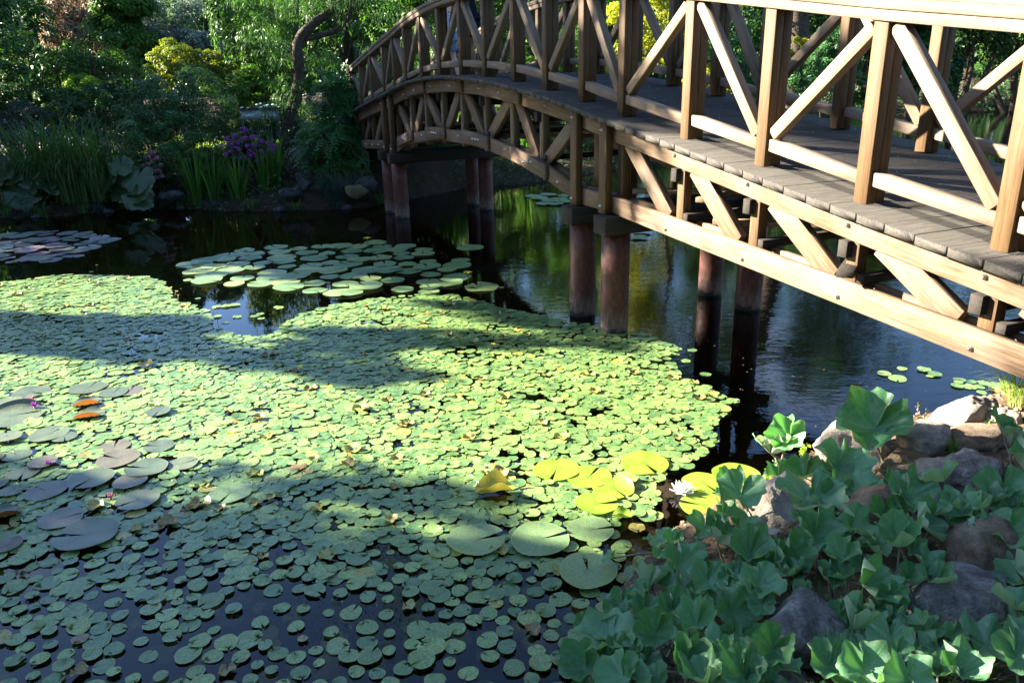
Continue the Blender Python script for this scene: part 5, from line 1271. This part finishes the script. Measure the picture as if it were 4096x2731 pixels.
for i, (x, y, wpx, tl, lab) in enumerate(HEADS):
    h = .10+.12*min(1, wpx/150)+RNG.uniform(-.03, .05)
    if y < 1010: h += .06
    p = on_ground(x, y, h); d = float(np.linalg.norm(p-[0, 0, EYE])); size = .5*wpx*1.7415*d/FPX*.9
    gp = on_ground(x, y, h); g0 = np.array([p[0]+RNG.normal(0, .06)+.05, p[1]+RNG.normal(0, .05)-.02, 0]); g0[2] = max(gz(g0[0], g0[1]), -.05)-.02
    root = empty('butterbur_plant', g0, lab or 'butterbur plant with broad wavy grey green leaves crowded on the shaded bank', 'plant', None if lab else 'butterbur plants crowding the bank')
    az = RNG.uniform(-2.6, -.4) if RNG.random() < .65 else RNG.uniform(0, 6.3)
    leaf_on_stalk(root, p, g0, size, RNG.normal(.45, .22), az, BL[int(RNG.integers(16))])
    for k in range(4 if wpx > 105 else 2):
        q = np.array([p[0], p[1], 0])+np.append(RNG.normal(0, .15, 2), 0); q[2] = max(gz(q[0], q[1]), 0)+h*RNG.uniform(.45, .9)
        qp = to_px(q[None])[0][0]
        if any(np.hypot((qp[0]-rx)/rw, (qp[1]-ry)/rh) < 1 for rx, ry, rw, rh in ROCKPX): continue
        leaf_on_stalk(root, q, g0+np.append(RNG.normal(0, .03, 2), 0), size*RNG.uniform(.5, .8), RNG.normal(.4, .25), RNG.uniform(0, 6.3), BL[int(RNG.integers(16))])
for i, (x, y, wpx, lab) in enumerate(((52, 440, 150, 'great round leaves at the corner of the far shore, nearest the view edge'), (20, 395, 120, 'great leaved plant behind the corner one, half hidden by sedge'), (265, 400, 130, 'great round leaves hanging from the sedge beside the pink hydrangea'), (330, 455, 90, 'single great leaf drooping to the water below the pink hydrangea'))):
    Y = 19.3-.1*i; c = on_y(x, y, Y); g0 = np.array([c[0], Y+.4, 0]); g0[2] = gz(g0[0], g0[1])-.03
    root = empty('giant_leaf_plant', g0, lab, 'plant')
    for k in range((9, 6, 6, 2)[i]):
        dx, dy = RNG.uniform(-.5, .5)*wpx, RNG.uniform(-.35, .45)*wpx*.7
        p = on_y(x+dx, y+dy, Y+RNG.uniform(-.25, .3)); p[2] = max(p[2], .12)
        leaf_on_stalk(root, p, g0, RNG.uniform(.3, .5), RNG.uniform(.5, 1.15), -PI/2+RNG.normal(0, .5), GL[int(RNG.integers(6))])

for i in range(22):
    X = -13.2+i*.5+RNG.normal(0, .1)
    if X > -2.7: break
    ys_ = np.arange(17.5, 22, .02); Y = float(ys_[np.argmax(pond_sd(np.full(len(ys_), X), ys_) > .06)])
    if i % 2 == 0 or X < -9.5:
        g0 = np.array([X, Y, max(gz(X, Y), 0)]); V, Q, a = blades(g0, 70, RNG.uniform(.35, .6), .011, .16, lean=.9, droop=.9)
        plant('grass_tuft', 'drooping grass tuft overhanging the dark far waterline', 'grass tuft', [('blades', V, Q, a, ML['sedge' if i % 3 else 'tussock'])], g0, 'grass tufts hanging over the far waterline')
    if i % 3 == 0:
        r = RNG.uniform(.08, .17); o = rock('small dark stone half sunk in the mud of the far waterline', (X+.2, Y-.03, .0), (r*1.3, r, r*.7), 300+i, 3, RNG.uniform(0, 3), 0, sub=ICO3, name='stone'); o['group'] = 'dark stones along the far waterline'

def fine(label, x, y, n, H, mat='sedge', w=.004, rad=.1, cat='grass tuft', name='grass_tuft', group=None, **kw):
    p = on_ground(x, y); p[2] = gz(p[0], p[1])-.01
    V, Q, a = blades(p, n, H, w, rad, **kw); return plant(name, label, cat, [('blades', V, Q, a, ML[mat])], p, group)
fine('thin grass in front of the big grey rock', 1925, 1500, 260, .34, rad=.16, lean=.4, droop=.4)
fine('thin grass tuft beside the wide grey rock', 2060, 1500, 160, .28, rad=.12, lean=.4, droop=.4)
fine('fine grass at the bottom corner beside the grey stone', 2170, 1575, 220, .30, rad=.14, lean=.4, droop=.4)
fine('bright grass blades beside the angular grey white rock', 2185, 1055, 26, .16, 'iris', .008, .03, lean=.2, droop=.1)
fine('sunny sedge tuft trailing into the water under the bridge', 2335, 905, 120, .42, 'turf', .006, .12, lean=.9, droop=.6)
fine('sunny sedge tuft on the sandy shore past the long boulder', 2352, 935, 90, .32, 'turf', .006, .12, lean=.8, droop=.5)
def weed(label, x, y, h, n, mat, L=.035):
    p = on_ground(x, y); p[2] = gz(p[0], p[1])-.01; its, st = [], []
    for k in range(n):
        q = p+np.append(RNG.normal(0, .035, 2), h*RNG.uniform(.6, 1.1)); st.append(tube(spline([p, (p+q)/2+RNG.normal(0, .01, 3), q], 5), .0025, 5, cap=False))
        t = RNG.uniform(.3, 1, 12); P = p+(q-p)*t[:, None]; v, f = leaf_quads(P, unit(12)+[0, 0, .8], unit(12), L*RNG.uniform(.6, 1.2, 12), L*.45); its.append((v, f, np.repeat(RNG.random(12), 4)))
    V, Q, a = merge(its); sv, sf = join(st)
    return plant('weed', label, 'plant', [('foliage', V, Q, a, ML[mat]), ('stem', sv, sf, None, M_STEMG)], p)
weed('small leafy weed between the lily leaves and the bright white rock', 1762, 1110, .12, 6, 'lime')
weed('wispy weed behind the lone lit butterbur', 1840, 1050, .14, 5, 'lime')
weed('herb with fresh small leaves beside the tallest lit butterbur', 1948, 985, .18, 4, 'lime')
weed('withered brown stalk standing at the water edge', 2110, 985, .26, 2, 'smoke', .04)
weed('feathery green weed on the shore before the long boulder', 2172, 965, .12, 4, 'bright', .02)
weed('small plant in the shadow of the long pale boulder', 2275, 985, .08, 5, 'bright')
weed('yellow flowered moss plant among the shaded leaves', 1790, 1258, .1, 8, 'gold', .018)
weed('lettuce green weed with crinkled leaves before the dark boulder', 2265, 1270, .16, 9, 'mid', .05)
# pebbles and litter
P = []
for _ in range(9000):
    x, y = RNG.uniform(-1, 7), RNG.uniform(2.2, 8); P.append((x, y))
P = np.array(P); d = pond_sd(P[:, 0], P[:, 1]); P = P[(d > -.12) & (d < 3)]; d = d[(d > -.12) & (d < 3)] if False else pond_sd(P[:, 0], P[:, 1])
P = P[:1500]; V0, F0 = ico(1); Vs, Fs = [], []
for i, (x, y) in enumerate(P):
    r = RNG.uniform(.008, .032); Vs.append(V0*r*RNG.uniform(.6, 1.2, 3)*(1+RNG.normal(0, .06, (len(V0), 1)))+[x, y, gz(x, y)+r*.1]); Fs.append(F0+i*len(V0))
o = part('gravel', np.concatenate(Vs), [np.concatenate(Fs)], M_ST[2], None, None, True); tag(o, 'loose gravel and small stones on the near bank', 'gravel', kind='stuff')
n = 5000; X = RNG.uniform(-1, 7, n); Yy = RNG.uniform(1.8, 8, n); k = pond_sd(X, Yy) > .05; X, Yy = X[k], Yy[k]; n = len(X)
V, Q = leaf_quads(np.stack([X, Yy, ground(X, Yy)+.006], 1), unit(n)*.4+[0, 0, 1], unit(n)*[1, 1, .2], RNG.uniform(.02, .06, n), .02)
o = part('leaf_litter', V, [Q], ML['smoke'], None, {'var': np.repeat(RNG.random(n), 4)}); tag(o, 'dry leaf litter strewn over the near bank', 'litter', kind='stuff')
# ================================================================== the sign on the far bank
Ys = 22.2; a, b = on_y(549, 252, Ys), on_y(638, 252, Ys); zt, zb = on_y(594, 251, Ys)[2], on_y(594, 274, Ys)[2]
root = empty('garden_sign', ((a[0]+b[0])/2, Ys+.15, gz((a[0]+b[0])/2, Ys)), 'weathered green metal sign with raised lettering on short posts before white flowers', 'sign')
m, nt, out = new_mat('patinated sign'); v = coord(nt); n1 = noise(nt, vmap(nt, v, (1, 1, .3)), 9, 6, .7)
princ(nt, out, ramp(nt, n1, [(.3, (.05, .085, .075)), (.7, (.16, .22, .2))]), .5, bump(nt, n1, .15, .004), .5)
M_SIGN = m
wd = b[0]-a[0]; h = (zt-zb)*1.1; tilt = .5; cy, sz = math.cos(tilt), math.sin(tilt)
def sgn(u, v_, o_=0.0): return np.array([a[0]+u, Ys+v_*sz*1.0-o_*cy, zb+v_*cy+o_*sz])     # u along, v up the panel, o_ out of it
us = np.linspace(0, 1, 18); V = []
for o_ in (0, -.03):
    for t in us:
        e = max(0, (t-.86)/.14); V.append(sgn(t*wd, -.03*e, o_-.05*e*e)); V.append(sgn(t*wd*(1-.06*e), h*(1-.1*e**3), o_-.05*e*e))
k = len(us)*2; i = np.arange(len(us)-1)*2
Q = [np.stack([i, i+2, i+3, i+1], 1), np.stack([i+k, i+k+1, i+k+3, i+k+2], 1), np.stack([i, i+k, i+k+2, i+2], 1), np.stack([i+1, i+3, i+k+3, i+k+1], 1), [0, 1, k+1, k], [k-2, 2*k-2, 2*k-1, k-1]]
pn = part('panel', V, Q, M_SIGN, root)
T = Timber(); T.beam(sgn(-.10, h+.015, .02), sgn(wd+.02, h+.015, .02), .09, .03); T.build('ledge', M_CAP, root)
for u in (.2, .8):
    T = Timber(); q = sgn(wd*u, h*.5, -.06); T.beam([q[0], q[1], gz(q[0], q[1])-.1], q, .07, .07); T.build('post', M_CAP, root)
T = Timber()
for (v0, u0, u1, hh, n) in ((.62, .41, .60, .055, 5), (.27, .12, .90, .055, 26)):
    x = u0*wd
    st = (u1-u0)*wd/n
    for j in range(n):
        if n > 10 and j in (14, 17, 20): x += st; continue
        c = x+st*.4
        if RNG.random() < .8: T.beam(sgn(c-st*.28, v0*h, .006), sgn(c+st*.28, v0*h, .006), .012, .010, ch=.001)
        if RNG.random() < .65: T.beam(sgn(c-st*.24, v0*h, .006), sgn(c-st*.24+RNG.choice([0, st*.1]), v0*h+hh, .006), .010, .010, up=(0, 1, 0), ch=.001)
        if RNG.random() < .7: T.beam(sgn(c-st*.22, v0*h+hh, .006), sgn(c+st*.2, v0*h+hh, .006), .012, .010, ch=.001)
        if RNG.random() < .45: T.beam(sgn(c+st*.22, v0*h+hh*.5, .006), sgn(c+st*.22, v0*h+hh, .006), .010, .010, up=(0, 1, 0), ch=.001)
        x += st
m = plain('pale letter metal', (.34, .42, .42), (.6, .68, .68), 20, .35, 0, 0); T.build('lettering', m, root)  # letter strokes paler than the panel
its, st, blm = [], [], []
for (x, y) in ((571, 241), (606, 238), (596, 250), (629, 240), (654, 237), (653, 249), (633, 248), (597, 231), (605, 229), (618, 234), (640, 231), (648, 232), (556, 238), (626, 232), (613, 245)):
    x = 549+(x-549)*.85; y += 9
    p = on_y(x, y, Ys+.55); g0 = np.array([p[0]+RNG.normal(0, .05), Ys+.6, gz(p[0], Ys)]); st.append(tube(spline([g0, (p+g0)/2+RNG.normal(0, .02, 3), p], 6), .008, 5, cap=False))
    n = 14; az = np.arange(n)/n*2*PI; v, f = leaf_quads(np.tile(p, (n, 1)), np.tile([0., -.5, 1], (n, 1)), np.stack([np.cos(az), np.sin(az), .2+0*az], 1), .05, .03); blm.append(('bloom', v, f, np.full(4*n, .8), ML['white']))
    n = 5; v, f = leaf_quads(g0+(p-g0)*RNG.uniform(.3, .9, n)[:, None], unit(n), unit(n), .09, .03); its.append((v, f, np.full(4*n, .0)))
V, Q, a_ = merge(its); sv, sf = join(st)
plant('campion', 'white flowered silvery campion standing behind the sign', 'plant', blm+[('foliage', V, Q, a_, ML['silver']), ('stem', sv, sf, None, plain('silvery stem', (.2, .25, .22), (.3, .35, .3), 20, .8))], (root.location[0], Ys+.6, root.location[2]))

# ================================================================== two people walking on the bridge
def skin(name, nodes, edges, mat, root, sub=2, rooti=None):
    """nodes: {key: (x, y, z, rx, ry)}; grown into one continuous skin"""
    keys = list(nodes); me = bpy.data.meshes.new(name)
    me.from_pydata([nodes[k][:3] for k in keys], [(keys.index(a), keys.index(b)) for a, b in edges], [])
    ob = bpy.data.objects.new(name, me); COL.objects.link(ob)
    md = ob.modifiers.new('skin', 'SKIN'); md.use_smooth_shade = True; ob.modifiers.new('sub', 'SUBSURF').levels = sub; md.branch_smoothing = .6
    sv = me.skin_vertices[0].data
    for i, k in enumerate(keys):
        n = nodes[k]; sv[i].radius = (n[3], n[4] if len(n) > 4 else n[3]); sv[i].use_root = (k == (rooti or keys[0]))
    dg = bpy.context.evaluated_depsgraph_get(); dg.update(); ev = ob.evaluated_get(dg)
    m2 = bpy.data.meshes.new_from_object(ev); bpy.data.objects.remove(ob)
    m2.materials.clear(); m2.materials.append(mat)
    for p in m2.polygons: p.use_smooth = True
    m2.name = name
    return link(name, m2, root)
SKIN_A = plain('sunburnt skin', (.30, .15, .09), (.40, .21, .135), 6, .5, 0, .02)
SKIN_B = plain('fair skin', (.42, .27, .2), (.52, .35, .27), 6, .5, 0, .02)
NAVY = plain('navy cloth', (.006, .007, .014), (.012, .013, .025), 30, .9, 0, .2, .1)
m, nt, out = new_mat('denim'); v = coord(nt); n1 = noise(nt, vmap(nt, v, (1, 1, .35)), 12, 5, .65)
princ(nt, out, ramp(nt, n1, [(.3, (.10, .17, .30)), (.65, (.22, .33, .50))]), .9, bump(nt, noise(nt, v, 14, 3, .5), .5, .02), .1); DENIM = m
m, nt, out = new_mat('mottled print blouse'); v = coord(nt); n1 = noise(nt, v, 30, 3, .6, .8)
princ(nt, out, ramp(nt, n1, [(.44, (.055, .065, .08)), (.5, (.4, .45, .5)), (.6, (.55, .6, .66))]), .85, bump(nt, noise(nt, v, 7, 3, .5), .5, .03), .1); PRINT = m
HAIR = [plain('dark brown hair', (.02, .013, .009), (.05, .03, .02), 40, .5, 0, .5), plain('fair hair', (.16, .10, .05), (.3, .2, .1), 40, .5, 0, .5)]
SANDAL = plain('black sandal strap', (.012, .012, .014), (.03, .03, .034), 30, .5)
EYEM = plain('eye', (.02, .015, .012), None, 5, .2, 0, 0); LIP = plain('lip', (.35, .13, .11), None, 5, .5, 0, 0)
def person(label, s, w, H, skinm, top, legs_m, hair, stride, long_top, hair_long, shorts_z, fat=1.0):
    """walks along the bridge towards its far end; local +x is forward"""
    z0 = float(zd(s)); root = empty('person', B(s, w, z0), label, 'person', None, math.atan2(-DV[1], -DV[0]))
    k = H/1.76; L = lambda *a: tuple(q*k for q in a)
    N = {'pel': L(0, 0, .95, .125*fat, .16*fat), 'ch': L(.015, 0, 1.16, .105*fat, .15*fat), 'sh': L(.0, 0, 1.38, .10*fat, .165*fat), 'nk': L(.01, 0, 1.49, .066, .066), 'hd0': L(.03, 0, 1.57, .085, .082), 'hd1': L(.02, 0, 1.66, .118, .098), 'hd2': L(.01, 0, 1.735, .085, .075)}
    E = [('pel', 'ch'), ('ch', 'sh'), ('sh', 'nk'), ('nk', 'hd0'), ('hd0', 'hd1'), ('hd1', 'hd2')]
    for sd, f in ((1, stride), (-1, -stride)):
        y = .095*sd
        if f > 0: kn, an, toe, lift = (.20*f/.3, .50), (.30*f/.3, .085), .17, 0
        else: kn, an, toe, lift = (.02, .49), (.30*f/.3, .12), .15, .03
        c = 'L' if sd > 0 else 'R'
        N[c+'hip'] = L(.0+.02*f, y, .87, .092*fat, .095*fat); N[c+'th'] = L(kn[0]*.55, y, .68, .078*fat, .08*fat); N[c+'kn'] = L(kn[0], y, kn[1], .056*fat, .056*fat); N[c+'ca'] = L(kn[0]*.55+an[0]*.45-.015, y, .34, .058*fat, .055*fat); N[c+'an'] = L(an[0], y, an[1], .036, .034); N[c+'he'] = L(an[0]-.025, y, .042+lift, .036, .034); N[c+'ft'] = L(an[0]+toe*.55, y, .035+lift*.2, .03, .042); N[c+'to'] = L(an[0]+toe, y+.005*sd, .022, .018, .038)
        E += [('pel', c+'hip'), (c+'hip', c+'th'), (c+'th', c+'kn'), (c+'kn', c+'ca'), (c+'ca', c+'an'), (c+'an', c+'he'), (c+'an', c+'ft'), (c+'ft', c+'to')]
        g = -f*.8
        N[c+'sd'] = L(0, .185*sd, 1.39, .056, .056); N[c+'el'] = L(g*.25-.02, .235*sd, 1.11, .04, .04); N[c+'wr'] = L(g*.75+.06, .235*sd, .89, .027, .03); N[c+'pm'] = L(g*.85+.075, .225*sd, .815, .02, .038)
        E += [('sh', c+'sd'), (c+'sd', c+'el'), (c+'el', c+'wr'), (c+'wr', c+'pm')]
        for j, (dx, dz, ln) in enumerate(((.032, -.035, .05), (.012, -.045, .062), (-.008, -.045, .058), (-.026, -.038, .045))):
            b = N[c+'pm']; N[c+'f%d' % j] = (b[0]+dx*k, b[1]-.004*sd*k, b[2]+dz*k, .009*k); N[c+'g%d' % j] = (b[0]+dx*1.1*k+.012*k, b[1]-.018*sd*k, b[2]+(dz-ln)*k, .007*k); E += [(c+'pm', c+'f%d' % j), (c+'f%d' % j, c+'g%d' % j)]
        b = N[c+'pm']; N[c+'t0'] = (b[0]+.042*k, b[1]-.012*sd*k, b[2]+.01*k, .010*k); N[c+'t1'] = (b[0]+.06*k, b[1]-.02*sd*k, b[2]-.035*k, .008*k); E += [(c+'pm', c+'t0'), (c+'t0', c+'t1')]
    body = skin('body', N, E, skinm, root, 2)
    def pick(keys, es, grow, name, mat, extra=None):
        M = {q: tuple(N[q][:3])+(N[q][3]+grow*k, (N[q][4] if len(N[q]) > 4 else N[q][3])+grow*k) for q in keys}
        if extra: M.update(extra)
        return skin(name, M, es, mat, root, 2)
    sl = {c+'sv': tuple(np.array(N[c+'sd'][:3])*.45+np.array(N[c+'el'][:3])*.55)+(.062*k, .062*k) for c in 'LR'}
    low = {'hem': L(.0, 0, .88 if long_top else .93, .150*fat, .186*fat)}
    pick(['pel', 'ch', 'sh', 'Lsd', 'Rsd'], [('pel', 'ch'), ('ch', 'sh'), ('sh', 'Lsd'), ('sh', 'Rsd'), ('Lsd', 'Lsv'), ('Rsd', 'Rsv'), ('pel', 'hem')], .022, 'shirt', top, {**sl, **low})
    ex = {}
    for c in 'LR':
        a, b = np.array(N[c+'th'][:3]), np.array(N[c+'kn'][:3]); q = a+(b-a)*shorts_z; ex[c+'end'] = tuple(q)+(.092*k*fat, .095*k*fat)
    pick(['pel', 'Lhip', 'Rhip', 'Lth', 'Rth'], [('pel', 'Lhip'), ('pel', 'Rhip'), ('Lhip', 'Lth'), ('Rhip', 'Rth'), ('Lth', 'Lend'), ('Rth', 'Rend')], .022, 'shorts', legs_m, ex)
    hp = {'a': L(.005, 0, 1.725, .118, .108), 'b': L(-.045, 0, 1.65, .112, .115), 'c': L(-.06, 0, 1.56 if not hair_long else 1.42, .07, .085)}
    skin('hair', hp, [('a', 'b'), ('b', 'c')], hair, root, 2, 'b')
    fv = [ICO3[0]*np.array([.012, .014, .010])*k+np.array(L(.105, sd*.034, 1.66)) for sd in (1, -1)]
    link('eyes', mesh('eyes', np.concatenate(fv), [np.concatenate([ICO3[1], ICO3[1]+len(ICO3[0])])], EYEM, smooth=True), root)
    nv, nf = tube([L(.10, 0, 1.665), L(.128, 0, 1.625), L(.10, 0, 1.61)], np.array([.008, .016, .010])*k, 8); link('nose', mesh('nose', nv, nf, skinm, smooth=True), root)
    link('mouth', mesh('mouth', ICO3[0]*np.array([.008, .026, .007])*k+np.array(L(.094, 0, 1.585)), [ICO3[1]], LIP, smooth=True), root)
    for sd in (1, -1): link('ear', mesh('ear', ICO3[0]*np.array([.02, .010, .032])*k+np.array(L(.01, sd*.088, 1.645)), [ICO3[1]], skinm, smooth=True), root)
    for c in 'LR':
        an, ft, to, he = (np.array(N[c+q][:3]) for q in ('an', 'ft', 'to', 'he'))
        parts_ = []
        mid = (he+to)/2; fw = (to-he)/np.linalg.norm(to-he); sd = np.array([0, 1, 0]); nn = 16; t = np.arange(nn)/nn*2*PI
        ring = np.outer(np.cos(t)*np.linalg.norm(to-he)*.68, fw)+np.outer(np.sin(t)*.05*k, sd)+(he+to)/2
        lo_ = ring.copy(); zlow = np.minimum(he[2], to[2])-.034*k; lo_[:, 2] = np.maximum(ring[:, 2]-.050*k, .001); up_ = lo_+[0, 0, .024*k]
        i = np.arange(nn); j = (i+1) % nn; parts_.append((np.concatenate([lo_, up_]), [np.stack([i, j, nn+j, nn+i], 1), list(range(nn))[::-1], list(range(nn, 2*nn))]))
        for u, r_ in ((.72, .052), (.5, .05), (.12, .047)):
            q = he+(to-he)*u; tt = np.linspace(-.1, PI+.1, 12); ar = np.stack([np.full(12, q[0]), q[1]+np.cos(tt)*r_*k, q[2]-.012*k+np.sin(tt)*(.055 if u > .3 else .075)*k], 1); parts_.append(tube(ar, .012*k, 6))
        sv, sf = join(parts_); link('sandal', mesh('sandal', sv, sf, SANDAL, smooth=True), root)
    return root
person('person in navy top and dark shorts and black sandals walking over the bridge', 10.22, .5, 1.82, SKIN_A, NAVY, NAVY, HAIR[0], -.26, True, False, .42, 1.06)
person('person in mottled pale blouse and light denim shorts walking ahead on the bridge', 12.0, .75, 1.68, SKIN_B, PRINT, DENIM, HAIR[1], .24, False, True, .75)
# ================================================================== trees round the garden known by shade and reflections, plus unseen ones added to dim light
def garden_tree(label, X, Y, r, z0, z1, n, mat='dark', L=.36, sub=130, subr=.24, name='garden_tree', dome=.3, box=.9, high=None):
    g_ = gz(X, Y); c = np.array([X, Y, (z0+z1)/2+g_]); rad = np.array([r, r, (z1-z0)/2])
    V, Q, v = crown(c, rad, n, L, L*.62, sub, subr, fill=.55, low=-1, box=box)
    if high:
        v2 = crown(high[0], high[1], high[2], L, L*.62, 70, .3, fill=.5, low=-1, box=.7); V, Q, v = merge([(V, Q, v), v2])
    p = spline([[X, Y, g_-.1], [X+.1, Y, c[2]*.6], [X, Y, c[2]+rad[2]*.5]], 9)
    tv, tf = tube(p, np.linspace(.08*r+.06, .05, 9), 8)
    return plant(name, label, 'tree', [('foliage', V, Q, v, ML[mat]), ('trunk', tv, tf, None, M_BARK)], (X, Y, g_))
def on_q(X, q): return (q-.22*X)/.975
garden_tree('broad tree on the near end of the side shore', -18, on_q(-18, 2.3), 2.35, .4, 13, 17000)
garden_tree('broad tree behind the photographer on the side shore', -19, on_q(-19, -2.6), 2.9, .4, 14, 10000)
garden_tree('slim columnar tree on the side shore', -17.2, on_q(-17.2, 7.85), .78, .1, 9.7, 17000, L=.24, sub=220, subr=.13)
garden_tree('round tree on the side shore past the columnar one', -19, on_q(-19, 13.3), 2.5, .3, 17, 19000, high=((-19, on_q(-19, 9.9), 10.6), (1.5, 1.1, 3.0), 3200))
garden_tree('round tree at the far corner of the side shore', -21, on_q(-21, 17.9), 2.8, .3, 16, 14000)
garden_tree('unseen tree added well back behind the sedge corner to shade the willow', -31, on_q(-31, 27.3), 1.3, .3, 15, 9000)  # out of view, added to keep sun off the willow
for (X, Y, r, h) in ((-3, -9, 4.5, 15), (5, -11, 4.5, 16), (13, -7, 4.5, 15), (20, 0, 4.5, 14), (-11, -13, 4.5, 15), (-30, 4, 4.5, 14), (-31, -6, 4.5, 15), (-29, 21.5, 3.5, 15)):  # unseen ring of trees, added to cut sky light in the shade
    g_ = gz(X, Y); V, Q, v = crown([X, Y, g_+h*.55], [r, r, h*.45], 8000, .4, .2, 80, .24, low=-1, fill=.5)
    sv, sf = tube([[X, Y, g_-.1], [X, Y, g_+h*.4], [X+.2, Y, g_+h*.7]], [.3, .24, .1], 8)
    plant('park_tree', 'tall unseen tree added round the pond to dim the sky light', 'tree', [('foliage', V, Q, v, ML['dark']), ('trunk', sv, sf, None, M_BARK)], (X, Y, g_), 'unseen trees added to dim the sky light')
n = 75000
az = RNG.uniform(0, 2*PI, n); R_ = 74+RNG.normal(0, 2.5, n)+6*np.sin(az*3)
hz = (13+3*np.sin(az*17)+2*np.sin(az*41+1)+1.5*np.sin(az*83))
P = np.stack([R_*np.cos(az), 22+R_*np.sin(az), RNG.random(n)**.8*hz], 1)
V, Q = leaf_quads(P, np.stack([-np.cos(az), -np.sin(az), 0*az+.4], 1)+unit(n)*.4, unit(n), RNG.uniform(.8, 1.8, n), RNG.uniform(.6, 1.1, n))
o = part('wood', V, [Q], ML['dark'], None, {'var': np.repeat(RNG.random(n), 4)}); tag(o, 'dark wood surrounding the garden', 'wood', kind='stuff')
